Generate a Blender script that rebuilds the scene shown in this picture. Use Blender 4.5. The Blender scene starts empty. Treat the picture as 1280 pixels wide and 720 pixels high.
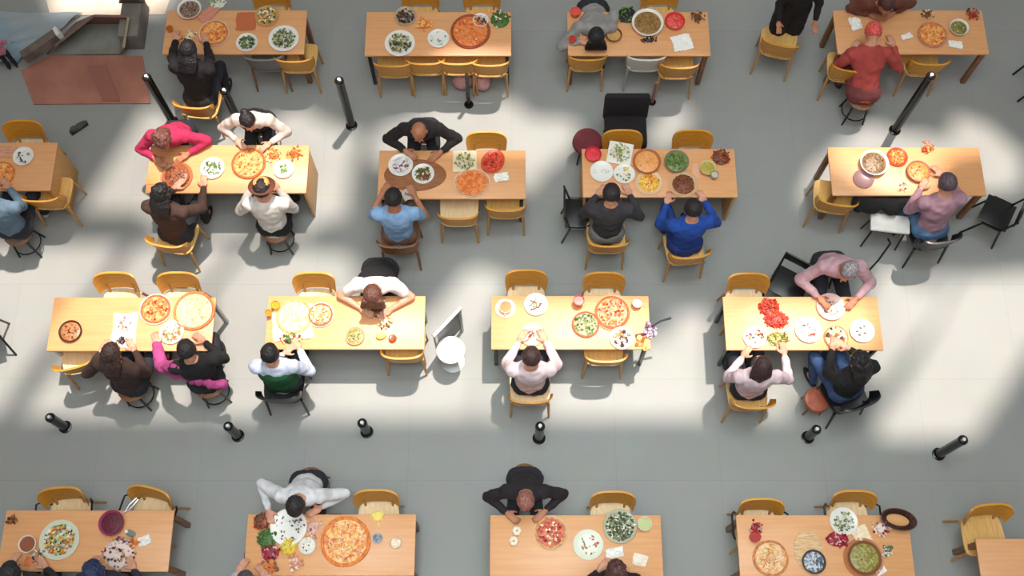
import bpy, bmesh, math, random
from mathutils import Vector, Matrix, noise
rnd = random.Random(7)
R = math.radians
S = bpy.context.scene
COL = S.collection
# ------------------------------------------------------------ camera geometry
F = 1403.0; TH = R(20.3); HC = 12.85
FW = Vector((0, math.sin(TH), -math.cos(TH))); UP = Vector((0, math.cos(TH), math.sin(TH)))
def at(px, py, z=0.0):
    d = FW*F + Vector((px-640, 0, 0)) + UP*(360-py)
    return Vector((0, 0, HC)) + d*((z-HC)/d.z)
def mpp(px, py, z=0.75):                                   # metres per pixel there
    return (at(px+1, py, z)-at(px, py, z)).length
SUN = Vector((-.16, -.26, -1)).normalized()
# ------------------------------------------------------------ materials
def lin(c):
    return tuple(((v/255)/12.92 if v/255 <= .04045 else ((v/255+.055)/1.055)**2.4) for v in c)
MATS = {}
def mat(col, rough=.6, col2=None, scale=12, metal=0, bump=0, stretch=None, key=None, detail=3, trans=0, lo=.4, hi=.6, coat=0):
    k = key or (col, rough, col2, scale, metal, bump, stretch, trans, lo, hi)
    if k in MATS: return MATS[k]
    m = bpy.data.materials.new('surface'); m.use_nodes = True
    nt = m.node_tree; N = nt.nodes; b = N['Principled BSDF']
    b.inputs['Base Color'].default_value = (*lin(col), 1); b.inputs['Roughness'].default_value = rough
    b.inputs['Metallic'].default_value = metal
    if trans: b.inputs['Transmission Weight'].default_value = trans
    if coat: b.inputs['Coat Weight'].default_value = coat
    if col2 or bump:
        tc = N.new('ShaderNodeTexCoord'); mp = N.new('ShaderNodeMapping'); nz = N.new('ShaderNodeTexNoise')
        nt.links.new(tc.outputs['Object'], mp.inputs[0]); nt.links.new(mp.outputs[0], nz.inputs['Vector'])
        if stretch: mp.inputs['Scale'].default_value = stretch
        nz.inputs['Scale'].default_value = scale; nz.inputs['Detail'].default_value = detail
        if col2:
            cr = N.new('ShaderNodeValToRGB'); cr.color_ramp.elements[0].position = lo; cr.color_ramp.elements[1].position = hi
            cr.color_ramp.elements[0].color = (*lin(col), 1); cr.color_ramp.elements[1].color = (*lin(col2), 1)
            nt.links.new(nz.outputs['Fac'], cr.inputs[0]); nt.links.new(cr.outputs[0], b.inputs['Base Color'])
        if bump:
            bp = N.new('ShaderNodeBump'); bp.inputs['Strength'].default_value = bump; bp.inputs['Distance'].default_value = .01
            nt.links.new(nz.outputs['Fac'], bp.inputs['Height']); nt.links.new(bp.outputs[0], b.inputs['Normal'])
    MATS[k] = m
    return m
def cloth(c): return mat(c, .9, tuple(int(v*.9) for v in c), 9, bump=.5)
WOOD = mat((226,168,116), .42, (216,155,102), 3, stretch=(.6,9,9), lo=.3, hi=.75)
WOODEDGE = mat((214,166,98), .45, (196,144,80), 6, stretch=(1,9,9))
SEATW = mat((224,182,112), .45, (212,166,94), 6, stretch=(8,1,8))
BACKW = mat((214,152,52), .45, (200,138,44), 6, stretch=(1,1,8))
SEATPALE = mat((232,204,160), .5, (222,192,146), 6, stretch=(8,1,8))
LEGW = mat((196,148,84), .5, (176,128,68), 8, stretch=(8,8,1))
BROWNW = mat((140,96,58), .5, (118,78,46), 8, stretch=(8,8,1))
BLACK = mat((22,22,24), .35); BLACKM = mat((20,20,22), .25, metal=.3)
GREYM = mat((170,172,172), .4, metal=.4); WHITE = mat((236,234,228), .45); CERAMIC = mat((232,230,224), .25)
STEEL = mat((190,190,190), .3, metal=.9)
SKIN = {'light': mat((214,160,132), .55, (202,142,116), 14), 'tan': mat((184,124,92), .55, (170,108,80), 14), 'brown': mat((122,78,56), .55, (108,66,46), 14)}
# ------------------------------------------------------------ mesh builder
class MB:
    def __init__(s): s.v = []; s.f = []; s.m = []
    def add(s, vs, fs, mi=0):
        o = len(s.v); s.v += [tuple(v) for v in vs]; s.f += [tuple(i+o for i in f) for f in fs]; s.m += [mi]*len(fs); return s
    def box(s, c, d, bev=.006, rz=0, mi=0, rot=None):
        bm = bmesh.new(); bmesh.ops.create_cube(bm, size=1)
        for v in bm.verts: v.co = Vector((v.co.x*d[0], v.co.y*d[1], v.co.z*d[2]))
        if bev: bmesh.ops.bevel(bm, geom=bm.edges[:], offset=min(bev, min(d)*.45), segments=2, affect='EDGES', profile=.5)
        M = Matrix.Translation(c) @ (rot.to_4x4() if rot else Matrix.Rotation(rz, 4, 'Z'))
        bm.verts.index_update()
        s.add([M @ v.co for v in bm.verts], [[v.index for v in f.verts] for f in bm.faces], mi); bm.free(); return s
    def rings(s, rs, mi=0, cap=True):                      # rs: list of lists of points
        n = len(rs[0]); vs = [p for r in rs for p in r]; fs = []
        for i in range(len(rs)-1):
            for j in range(n):
                k = (j+1) % n; fs.append((i*n+j, i*n+k, (i+1)*n+k, (i+1)*n+j))
        if cap: fs.append(tuple(range(n))[::-1]); fs.append(tuple((len(rs)-1)*n+j for j in range(n)))
        return s.add(vs, fs, mi)
    def tube(s, pts, rad, n=10, mi=0):
        pts = [Vector(p) for p in pts]; rs = []
        if not isinstance(rad, (list, tuple)): rad = [rad]*len(pts)
        u = None
        for i, p in enumerate(pts):
            t = (pts[min(i+1, len(pts)-1)]-pts[max(i-1, 0)]).normalized()
            if u is None:
                u = t.orthogonal().normalized()
            u = (u-t*u.dot(t)).normalized(); w = t.cross(u)
            rs.append([p+(u*math.cos(a)+w*math.sin(a))*rad[i] for a in [2*math.pi*j/n for j in range(n)]])
        return s.rings(rs, mi)
    def cap(s, p0, p1, r0, r1, n=14, mi=0):                # capsule with tapering
        p0 = Vector(p0); p1 = Vector(p1); t = (p1-p0)
        if t.length < 1e-6: t = Vector((0,0,1e-4))
        t.normalize(); pts = []; rad = []
        for a in (80, 50, 22): pts.append(p0-t*r0*math.sin(R(a))); rad.append(r0*math.cos(R(a)))
        pts += [p0, p1]; rad += [r0, r1]
        for a in (22, 50, 80): pts.append(p1+t*r1*math.sin(R(a))); rad.append(r1*math.cos(R(a)))
        return s.tube(pts, rad, n, mi)
    def lathe(s, prof, n=28, c=(0,0,0), sx=1, sy=1, wob=0, mi=0, rz=0):
        c = Vector(c); rs = []
        for r, z in prof:
            rs.append([c+Vector(((r*(1+wob*math.sin(5*a+1)*.5+wob*math.sin(3*a)))*sx*math.cos(a+rz), (r*(1+wob*math.sin(5*a+1)*.5+wob*math.sin(3*a)))*sy*math.sin(a+rz), z)) for a in [2*math.pi*j/n for j in range(n)]])
        return s.rings(rs, mi)
    def ell(s, c, r, M=None, n=14, mi=0, fn=None):
        c = Vector(c); rs = []
        for i in range(1, n):
            th = math.pi*i/n; ring = []
            for j in range(n*2):
                a = math.pi*j/n
                d = Vector((math.sin(th)*math.cos(a), math.sin(th)*math.sin(a), math.cos(th)))
                k = fn(d) if fn else 1
                p = Vector((d.x*r[0], d.y*r[1], d.z*r[2]))*k
                ring.append(c+(M @ p if M else p))
            rs.append(ring)
        return s.rings(rs, mi)
    def build(s, name, m, parent=None, smooth=True, loc=None):
        me = bpy.data.meshes.new(name); me.from_pydata(s.v, [], s.f); me.validate()
        for x in (m if isinstance(m, (list, tuple)) else [m]): me.materials.append(x)
        if isinstance(m, (list, tuple)) and len(me.polygons) == len(s.m): me.polygons.foreach_set('material_index', s.m)
        me.update()
        bm = bmesh.new(); bm.from_mesh(me); bmesh.ops.recalc_face_normals(bm, faces=bm.faces); bm.to_mesh(me); bm.free()
        o = bpy.data.objects.new(name, me); COL.objects.link(o)
        if smooth:
            me.polygons.foreach_set('use_smooth', [True]*len(me.polygons))
            try: me.set_sharp_from_angle(angle=R(40))
            except Exception: pass
        if parent: o.parent = parent
        if loc is not None: o.location = loc
        return o
    def remesh(s, name, m, parent, vox, smooth_it=3, disp=None):
        o = s.build(name, m, parent, smooth=False)
        md = o.modifiers.new('r', 'REMESH'); md.mode = 'VOXEL'; md.voxel_size = vox
        if smooth_it:
            sm = o.modifiers.new('s', 'SMOOTH'); sm.iterations = smooth_it; sm.factor = .5
        dg = bpy.context.evaluated_depsgraph_get(); me = bpy.data.meshes.new_from_object(o.evaluated_get(dg))
        o.modifiers.clear(); old = o.data; o.data = me; bpy.data.meshes.remove(old)
        if disp:
            amp, sc = disp; nn = [v.normal.copy() for v in me.vertices]
            for v, n_ in zip(me.vertices, nn): v.co += n_*amp*noise.noise(v.co*sc)
        if not me.materials: me.materials.append(m)
        me.polygons.foreach_set('use_smooth', [True]*len(me.polygons)); me.name = name
        return o
def empty(name, label, cat, loc=(0,0,0), rz=0, group=None):
    o = bpy.data.objects.new(name, None); COL.objects.link(o); o.empty_display_size = .1
    o.location = loc; o.rotation_euler = (0, 0, rz); o['label'] = label; o['category'] = cat
    if group: o['group'] = group
    return o
def tag(o, label, cat, group=None):
    o['label'] = label; o['category'] = cat
    if group: o['group'] = group
    return o
def copy_tree(o, parent=None):
    c = o.copy(); COL.objects.link(c)
    if parent: c.parent = parent
    for ch in list(o.children): copy_tree(ch, c)
    return c
PROTO = {}
def inst(key, maker, loc, rz, label, cat, group, scale=1):
    """first use moves the prototype itself, later uses copy it with its parts"""
    if key not in PROTO: PROTO[key] = o = maker()
    else: o = copy_tree(PROTO[key])
    o.location = loc; o.rotation_euler = (0, 0, rz)
    if scale != 1: o.scale = (scale,)*3
    return tag(o, label, cat, group)
# ------------------------------------------------------------ setting
fm = bpy.data.materials.new('polished_concrete'); fm.use_nodes = True
nt = fm.node_tree; b = nt.nodes['Principled BSDF']; tc = nt.nodes.new('ShaderNodeTexCoord')
nz = nt.nodes.new('ShaderNodeTexNoise'); nz.inputs['Scale'].default_value = .35; nz.inputs['Detail'].default_value = 4
nz2 = nt.nodes.new('ShaderNodeTexNoise'); nz2.inputs['Scale'].default_value = 3; nz2.inputs['Detail'].default_value = 6
cr = nt.nodes.new('ShaderNodeValToRGB'); cr.color_ramp.elements[0].position = .3; cr.color_ramp.elements[1].position = .7
cr.color_ramp.elements[0].color = (*lin((146,148,145)), 1); cr.color_ramp.elements[1].color = (*lin((158,161,159)), 1)
mx = nt.nodes.new('ShaderNodeMixRGB'); mx.blend_type = 'MULTIPLY'; mx.inputs[0].default_value = .12
bk = nt.nodes.new('ShaderNodeTexBrick'); bk.offset = 0; bk.inputs['Scale'].default_value = 1; bk.inputs['Brick Width'].default_value = 1.2; bk.inputs['Row Height'].default_value = 1.2
bk.inputs['Mortar Size'].default_value = .004; bk.inputs['Color1'].default_value = (1,1,1,1); bk.inputs['Color2'].default_value = (.97,.97,.97,1); bk.inputs['Mortar'].default_value = (.86,.86,.86,1)
mx2 = nt.nodes.new('ShaderNodeMixRGB'); mx2.blend_type = 'MULTIPLY'; mx2.inputs[0].default_value = .8
nt.links.new(tc.outputs['Object'], nz.inputs['Vector']); nt.links.new(tc.outputs['Object'], nz2.inputs['Vector']); nt.links.new(tc.outputs['Object'], bk.inputs['Vector'])
nt.links.new(nz.outputs['Fac'], cr.inputs[0]); nt.links.new(cr.outputs[0], mx.inputs[1]); nt.links.new(nz2.outputs['Color'], mx.inputs[2])
nt.links.new(mx.outputs[0], mx2.inputs[1]); nt.links.new(bk.outputs['Color'], mx2.inputs[2]); nt.links.new(mx2.outputs[0], b.inputs['Base Color'])
b.inputs['Roughness'].default_value = .55; b.inputs['Specular IOR Level'].default_value = .3
fl = MB().box((0, 5, -.1), (44, 36, .2), 0).build('floor', fm, smooth=False); fl['kind'] = 'structure'

CZ = 17.0  # unseen ceiling added as a gobo, openings shaped to cast the sun patches
HOLES = [
 [(-60,303),(152,303),(128,345),(40,455),(-2,520),(-60,520)],
 [(176,303),(300,303),(252,362),(250,520),(28,520),(66,460),(140,350)],
 [(318,303),(440,318),(468,395),(540,392),(590,330),(640,345),(606,415),(592,522),(262,522),(262,368)],
 [(600,414),(800,414),(835,420),(850,388),(888,388),(888,522),(600,522)],
 [(893,400),(905,414),(1064,414),(1064,484),(990,488),(986,522),(893,522)],
 [(1115,318),(1149,362),(1194,325),(1172,395),(1122,455),(1092,490),(1070,425),(1088,358)],
 [(1201,345),(1310,335),(1310,400),(1248,500),(1215,548),(1095,548),(1102,522),(1142,462)],
 [(187,128),(240,150),(330,158),(372,131),(410,152),(452,164),(440,210),(432,274),(398,274),(392,292),(200,292),(180,264),(105,262)],
 [(470,162),(527,140),(550,120),(644,124),(662,145),(719,148),(724,178),(675,217),(662,240),(560,236),(462,200)],
 [(806,182),(825,155),(835,130),(868,138),(852,165),(835,184)],
 [(1045,185),(1077,152),(1130,163),(1188,172),(1195,142),(1235,154),(1282,195),(1274,236),(1215,242),(1168,240),(1140,252),(1136,285),(1120,300),(1081,297),(1032,268),(1000,250),(1016,208)],
 [(50,-30),(235,-30),(205,16),(70,20)],
]
cu = bpy.data.curves.new('ceiling_gobo', 'CURVE'); cu.dimensions = '2D'; cu.fill_mode = 'BOTH'
def spl(pts):
    sp = cu.splines.new('POLY'); sp.points.add(len(pts)-1)
    for i, p in enumerate(pts): sp.points[i].co = (p[0], p[1], 0, 1)
    sp.use_cyclic_u = True
spl([(-22,-16),(22,-16),(22,24),(-22,24)])
for h in HOLES:
    pts = []
    for (x, y) in h:
        g = at(x, y, 0); k = g-SUN*(CZ/(-SUN.z)); pts.append((k.x, k.y))
    spl(pts)
co = bpy.data.objects.new('tmp', cu); COL.objects.link(co); co.location.z = CZ
me = bpy.data.meshes.new_from_object(co.evaluated_get(bpy.context.evaluated_depsgraph_get()))
bpy.data.objects.remove(co); gobo = bpy.data.objects.new('ceiling_gobo', me); COL.objects.link(gobo); gobo.location.z = CZ
me.materials.clear(); me.materials.append(mat((200,204,206), .8)); gobo['kind'] = 'structure'
md = gobo.modifiers.new('thick', 'SOLIDIFY'); md.thickness = .12; md.offset = 1

# ------------------------------------------------------------ tables
TD = .64
def make_table(w, kind):
    o = bpy.data.objects.new('dining_table', None); COL.objects.link(o)
    MB().box((0,0,.735), (w,TD,.03), .006).build('tabletop', WOOD, o)
    if kind == 'panel':
        for sx in (-1, 1): MB().box((sx*(w/2-.03),0,.36), (.03,TD-.04,.72), .004).build('side_panel', WOODEDGE, o)
        MB().box((0,.16,.55), (w-.08,.02,.28), .004).build('apron', WOODEDGE, o)
    else:
        lm = {'black': BLACKM, 'wood': BROWNW, 'white': GREYM}[kind]; t = .06 if kind == 'wood' else .045
        MB().box((0,TD/2-.06,.69), (w-.14,.02,.06), .003).box((0,-TD/2+.06,.69), (w-.14,.02,.06), .003).box((w/2-.06,0,.69), (.02,TD-.14,.06), .003).box((-w/2+.06,0,.69), (.02,TD-.14,.06), .003).build('apron', lm if kind != 'wood' else BROWNW, o)
        for sx in (-1, 1):
            for sy in (-1, 1): MB().box((sx*(w/2-.05),sy*(TD/2-.05),.36), (t,t,.72), .006).build('leg', lm, o)
    return o
TABLES = {  # x-centre, y-centre px, width px, kind, label
 1: (294,40,176,'wood','light wooden dining table at the left end of the top row'),
 2: (548,42,182,'black','wooden table on black legs in the top row, nobody seated at it'),
 3: (798,42,177,'wood','light wooden dining table in the top row, crossed by the red bowl and white napkin'),
 4: (1138,40,188,'wood','orange-toned wooden dining table at the right end of the top row'),
 5: (-25,208,185,'panel','wooden panel-sided table cut off by the left edge of the photo'),
 6: (285,211,200,'panel','panel-sided wooden table with four diners bent around it'),
 7: (565,218,184,'black','wooden table shared by the bald person and the pale blue shirt'),
 8: (824,216,192,'panel','wooden table crowded with bowls beside the royal blue shirt'),
 9: (1133,214,191,'wood','half sunlit wooden table with one pink-shirted diner'),
 10: (165,405,204,'white','sunlit wooden table furthest left, dark pan on its bare end'),
 11: (432,403,198,'white','sunlit wooden table beside the round white stool'),
 12: (713,403,198,'black','sunlit pale wooden table with a flower bunch at its right end'),
 13: (1003,404,195,'black','sunlit wooden table with three pink and black clad diners'),
 14: (108,676,212,'wood','wooden table at the left end of the front row'),
 15: (413,681,212,'wood','front row wooden table before the diner in white'),
 16: (720,682,215,'wood','front row wooden table before the diner in black'),
 17: (1031,682,217,'wood','front row wooden table with brown basket, nobody seated'),
 18: (1330,712,210,'wood','bare wooden table in the bottom right corner')}
TC = {}
for k, (x, y, w, kind, lab) in TABLES.items():
    c = at(x, y, .75); W = w*mpp(x, y); c.z = 0; TC[k] = (c, W)
    inst(('t', k), lambda: make_table(W, kind), c, 0, lab, 'table', 'long wooden dining tables')
WH = {1:'on the top row table furthest left', 2:'on the top row table nobody sits at', 3:'on the top row table third from left', 4:'on the top row table furthest right',
 5:'on the second row table at the left edge', 6:'on the table with four diners', 7:'on the table with the bald person', 8:'on the table with the royal blue shirt',
 9:'on the half sunlit table', 10:'on the sunlit table furthest left', 11:'on the sunlit table by the white stool', 12:'on the sunlit table with the flower bunch',
 13:'on the sunlit table furthest right', 14:'on the front row table furthest left', 15:'on the front row table before the white sweater', 16:'on the front row table before the black jumper',
 17:'on the front row table nobody sits at', 18:'by the bare table at the bottom right corner'}
# ------------------------------------------------------------ chairs
def make_chair(seatm=SEATW, backm=BACKW, legm=LEGW, arms=False):
    o = bpy.data.objects.new('dining_chair', None); COL.objects.link(o)
    # curved seat
    nx, ny = 12, 10; top = []; bot = []
    def outline(u, v):
        x = .24*u*(1-.10*(1-v)*.5); y = .215*v
        k = max(abs(u), abs(v)); rr = (abs(u)**5+abs(v)**5)**.2
        if rr > 0: x *= k/rr; y *= k/rr
        return x, y
    for i in range(ny+1):
        for j in range(nx+1):
            u = -1+2*j/nx; v = -1+2*i/ny; x, y = outline(u, v)
            z = .455+.012*u*u-.008*(1-v*v); top.append((x, y, z)); bot.append((x, y, z-.02))
    n = len(top); fs = []
    for i in range(ny):
        for j in range(nx):
            a = i*(nx+1)+j; fs.append((a, a+1, a+nx+2, a+nx+1)); fs.append((n+a+nx+1, n+a+nx+2, n+a+1, n+a))
    edge = [j for j in range(nx+1)]+[i*(nx+1)+nx for i in range(1, ny+1)]+[ny*(nx+1)+j for j in range(nx-1, -1, -1)]+[i*(nx+1) for i in range(ny-1, 0, -1)]
    for a, b_ in zip(edge, edge[1:]+edge[:1]): fs.append((b_, a, n+a, n+b_))
    MB().add(top+bot, fs).build('seat', seatm, o)
    # curved backrest
    rs = []
    for j in range(17):
        u = -1+j/8; x = .248*math.sin(u*1.45)/math.sin(1.45); y = -.265+.105*abs(u)**2.6; e = (1-abs(u)**6*.30)
        z1 = .66+.16*e; z0 = .66-.145*e; t = .012
        rs.append([(x*.93, y-t+.045, z0), (x*.93, y+t+.045, z0), (x, y+t-.012, z1), (x, y-t-.012, z1)])
    MB().rings([[Vector(p) for p in r] for r in rs]).build('backrest', backm, o)
    for sx in (-1, 1):
        MB().tube([(sx*.205,.17,.44), (sx*.225,.20,0)], [.019,.012], 10).build('leg', legm, o)
        MB().tube([(sx*.205,-.17,.44), (sx*.225,-.24,0)], [.019,.012], 10).build('leg', legm, o)
        MB().tube([(sx*.15,-.165,.43), (sx*.15,-.20,.52), (sx*.15,-.216,.62)], [.017,.015,.010], 8).build('back_post', legm, o)
    MB().box((0,.165,.425), (.36,.02,.035), .003).box((0,-.165,.425), (.36,.02,.035), .003).box((.18,0,.425), (.02,.34,.035), .003).box((-.18,0,.425), (.02,.34,.035), .003).build('seat_frame', legm, o)
    if arms:
        for sx in (-1, 1): MB().tube([(sx*.20,-.17,.44), (sx*.27,-.17,.62), (sx*.30,-.14,.66), (sx*.30,.08,.66), (sx*.27,.12,.60)], .011, 8).build('armrest', BLACKM, o)
    return o
GREYS = mat((120,118,114), .6); WHITES = mat((214,210,200), .5)
CV = {'wood': ('', lambda: make_chair()), 'pale': ('', lambda: make_chair(seatm=SEATPALE)), 'arms': ('', lambda: make_chair(seatm=SEATPALE, arms=True)),
      'grey': ('', lambda: make_chair(GREYS, GREYS, BROWNW)), 'white': ('', lambda: make_chair(WHITES, WHITES, GREYM)),
      'black': ('', lambda: make_chair(BLACK, BLACK, BLACKM)), 'brown': ('', lambda: make_chair(BROWNW, BROWNW, BROWNW)), 'whiteseat': ('', lambda: make_chair(WHITE, BLACK, BLACKM))}
def chair(px, py, side, var, label, rz=0, z=.80):
    p = at(px, py, z); rot = (0 if side == 'n' else math.pi)+R(rz)
    c = p+Vector((-math.sin(rot)*.25, math.cos(rot)*.25, 0)); c.z = 0
    return inst(('c', var), CV[var][1], c, rot, label, 'chair', 'chairs around the dining tables')
W = 'yellow wooden chair with curved back '
chair(338,-14,'f','wood', W+'behind the leftmost top row table')
chair(525,-14,'f','wood', W+'behind the diner-free top row table, left one')
chair(602,-14,'f','wood', W+'behind the diner-free top row table, right one')
chair(825,-14,'f','wood', W+'behind the top row table with the red bowl')
chair(1090,-12,'f','wood', W+'behind the rightmost top row table')
chair(28,154,'f','pale', W+'behind the second row table at the left edge')
chair(608,168,'f','pale', W+'across from the pale blue shirt, beside bald person')
chair(778,166,'f','wood', W+'in front of the black chair and maroon cushion')
chair(866,166,'f','pale', W+'opposite the royal blue shirt')
chair(143,344,'f','pale', W+'in sun behind leftmost sunlit table, left one')
chair(222,344,'f','pale', W+'in sun behind leftmost sunlit table, right one')
chair(392,344,'f','pale', W+'in sun beside the diner in black vest')
chair(658,341,'f','pale', W+'in sun opposite the diner in pale pink, left one')
chair(755,344,'f','pale', W+'in sun behind the large orange pizza')
chair(936,345,'f','pale', W+'in sun behind the heap of red food')
chair(75,613,'f','arms', 'yellow wooden chair with thin black armrests behind the large salad plate', 4)
chair(188,613,'f','arms', 'wide yellow chair with black armrests by the purple bowl', -14)
chair(470,616,'f','pale', W+'next to the diner in white sweater')
chair(766,618,'f','pale', W+'next to the diner in black jumper')
chair(952,627,'f','arms', 'yellow chair with black armrests behind the red flowers, front row')
chair(1068,617,'f','arms', 'yellow chair with black armrests beside the dark brown basket')
chair(1238,634,'f','wood', 'yellow chair turned outward behind the bare corner table', 5)
chair(328,74,'n','grey', 'grey chair pushed under the leftmost top row table')
chair(366,76,'n','wood', W+'tucked under the leftmost top row table')
chair(490,82,'n','wood', W+'tucked under the diner-free top row table, first of four')
chair(531,79,'n','wood', W+'tucked under the diner-free top row table, second of four')
chair(572,79,'n','wood', W+'tucked under the diner-free top row table, third of four')
chair(612,81,'n','wood', W+'tucked under the diner-free top row table, fourth of four')
chair(735,74,'n','wood', W+'in front of the long black hair')
chair(809,74,'n','white', 'white chair between two yellow ones at the top row')
chair(850,84,'n','wood', W+'in front of the white napkin, top row')
chair(1065,88,'n','wood', W+'standing skewed by the red hooded coat', -8)
chair(1165,80,'n','wood', W+'in front of the orange pizza, top row right')
chair(48,250,'n','wood', W+'at the near side of the left edge table')
chair(572,272,'n','pale', 'pale yellow chair pulled out beside the pale blue shirt')
chair(632,262,'n','wood', W+'tucked in right of the pulled-out pale chair')
chair(1048,255,'n','wood', W+'slanting under the half sunlit table', -10)
chair(92,458,'n','pale', 'pale chair skewed in sun below the dark pan', 16)
chair(502,446,'n','wood', W+'tucked under the sunlit table beside the white stool')
chair(758,450,'n','wood', W+'tucked beside the diner in pale pink')
# ------------------------------------------------------------ people
def seated(label, head, far, lean, hands, shirt, trousers=(40,42,50), hair='short', hairc=(28,22,20), skin='light', sleeve='long', s=1.14, yaw=0, hyaw=0, pitch=35, vest=None, seat='chair', seatv='wood', side=0, shoes=(30,28,28), feet=.0, hatc=None, scarf=None):
    rz = (math.pi if far else 0)+R(yaw); a = R(lean); sk = SKIN[skin]
    T0 = .50*s
    Nk = Vector((side, math.sin(a)*T0, .54+math.cos(a)*T0))
    a2 = a*.75+R(18); Hc = Nk+Vector((side*.2, math.sin(a2)*.165*s, math.cos(a2)*.165*s))
    hp = at(head[0], head[1], Hc.z)
    Rz = Matrix.Rotation(rz, 4, 'Z'); off = Rz @ Vector((Hc.x, Hc.y, 0)); loc = Vector((hp.x-off.x, hp.y-off.y, 0))
    root = empty('person', label, 'person', loc, rz, 'people eating at the tables'); inv = (Matrix.Translation(loc) @ Rz).inverted()
    rx = Vector((1,0,0)); ax = (Nk-Vector((0,0,.54))).normalized(); fy = ax.cross(rx).normalized()*-1
    def torso(mb, g):
        st = [(-.10,.155,.115),(0,.165,.12),(.12,.155,.115),(.25,.145,.105),(.38,.175,.118),(.50,.185,.112),(.58,.165,.095),(.63,.11,.075),(.66,.062,.058)] if g else \
             [(-.08,.15,.11),(0,.155,.11),(.12,.14,.10),(.25,.13,.092),(.38,.16,.105),(.50,.17,.10),(.58,.15,.082),(.63,.085,.06),(.68,.054,.052),(.75,.05,.05)]
        rs = []
        k = T0/.60
        for t, w, d in st:
            c = Vector((0,0,.54))+(Nk-Vector((0,0,.54)))*(t/.60)
            bend = max(0, t-.3)*.35
            c = c+Vector((0, bend*.2*math.sin(a), 0))
            rs.append([c+rx*math.cos(q)*w*s+fy*math.sin(q)*d*s for q in [2*math.pi*j/24 for j in range(24)]])
        mb.rings(rs)
    arms = []
    sh0 = Vector((0,0,.54))+(Nk-Vector((0,0,.54)))*.90
    for sx, hpix in zip((-1, 1), hands):
        # hands given left-to-right in the photograph
        S_ = sh0+rx*(sx*.175*s)
        hp_ = hpix[::-1] if False else hpix
        arms.append((sx, S_, hp_))
    if far: arms = [(-1, arms[0][1], hands[1]), (1, arms[1][1], hands[0])]
    body = MB(); torso(body, False)
    shirt_mb = MB(); torso(shirt_mb, True)
    scarf_pts = None
    for sx, S_, hpx in arms:
        T = inv @ at(hpx[0], hpx[1], hpx[2] if len(hpx) > 2 else .795)
        la, lb = .285*s, .245*s; fwd = (T-S_); fwd.z = 0; fwd.normalize()
        Wt = T-fwd*.08*s; d = Wt-S_
        if d.length > (la+lb)*.985: d = d.normalized()*(la+lb)*.985
        if d.length < .12: d = d.normalized()*.12
        Wt = S_+d; L = d.length; dn = d.normalized()
        x = (la*la-lb*lb+L*L)/(2*L); h = math.sqrt(max(0, la*la-x*x))
        pole = Vector((sx*.55, -.45, -.6)) if not far else Vector((sx*.75, -.25, -.5)); pole = (pole-dn*pole.dot(dn)).normalized(); E = S_+dn*x+pole*h
        ty = (inv.inverted() @ E).xy; onT = any(abs(ty.x-c.x) < W_/2+.03 and abs(ty.y-c.y) < TD/2+.04 for c, W_ in TC.values())
        if onT and E.z < .815: E.z = .815
        body.ell(S_, (.058*s,.058*s,.058*s)).cap(S_, E, .05*s, .04*s).cap(E, Wt, .041*s, .026*s)
        # hand
        f = (Wt-E); f.z *= .25; f.normalize(); up = Vector((0,0,1)); med = f.cross(up).normalized()
        if med.x*sx > 0: med = -med
        up = med.cross(f); up = up if up.z > 0 else -up
        M = Matrix((med, f, up)).transposed()
        pc = Wt+f*.052*s; body.cap(Wt, Wt+f*.03*s, .026*s, .024*s, 10); body.ell(pc, (.042*s,.052*s,.016*s), M, 8)
        for i, ln in enumerate((.072,.082,.077,.058)):
            base = pc+f*.042*s+med*(.028-.0187*i)*s; p = base; dr = (f+med*(.10-.07*i)).normalized()
            for q in range(3):
                dr2 = (dr-up*(.12+.42*q)).normalized(); p2 = p+dr2*ln*s/3; body.cap(p, p2, .0092*s-.0006*q, .0088*s-.0007*q, 8); p = p2
        p = pc-f*.02*s+med*.034*s
        for q, ln in enumerate((.034,.028)):
            dr2 = (f*(.75+.25*q)+med*(.75-.4*q)-up*.2).normalized(); p2 = p+dr2*ln*s; body.cap(p, p2, .0115*s, .0095*s, 8); p = p2
        end = Wt if sleeve == 'long' else (E if sleeve == 'elbow' else S_+(E-S_)*.55)
        shirt_mb.ell(S_, (.078*s,.076*s,.076*s)); 
        if sleeve == 'short': shirt_mb.cap(S_, end, .07*s, .062*s)
        else: shirt_mb.cap(S_, E, .068*s, .056*s)
        if sleeve == 'long': shirt_mb.cap(E, E+(Wt-E)*.92, .056*s, .037*s)
        if scarf and sx == (-1 if not far else 1): scarf_pts = (S_, E, Wt)
    # legs
    tr = MB(); sh = []
    tr.cap((-.07*s,0,.555), (.07*s,0,.555), .125*s, .125*s)
    for sx in (-1, 1):
        hip = Vector((sx*.085*s,.03,.545)); kn = Vector((sx*.13*s,.43*s,.53)); an = Vector((sx*.12*s,(.36+feet*sx)*s,.10))
        body.cap(hip, kn, .072*s, .05*s).cap(kn, an, .048*s, .034*s).cap(an, an+Vector((0,.13,-.05)), .034, .028)
        tr.cap(hip, kn, .088*s, .064*s).cap(kn, an+Vector((0,0,.02)), .062*s, .05*s); sh.append(an)
    # head
    hy = R(hyaw); p_ = R(pitch)
    H = Matrix.Rotation(hy, 3, 'Z') @ Matrix.Rotation(-p_, 3, 'X')
    def h(x, y, z): return Hc+H @ (Vector((x,y,z))*s)
    def he(mb, c, r, n=10): mb.ell(h(*c), tuple(v*s for v in r), H, n)
    body.cap(Nk-(Nk-Vector((0,0,.54)))*.06, Hc+H @ Vector((0,-.02,-.04)), .055*s, .052*s)
    he(body, (0,-.012,.02), (.075,.093,.092), 14); he(body, (0,.022,-.035), (.060,.066,.082), 12); he(body, (0,.055,-.095), (.032,.03,.022))
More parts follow.
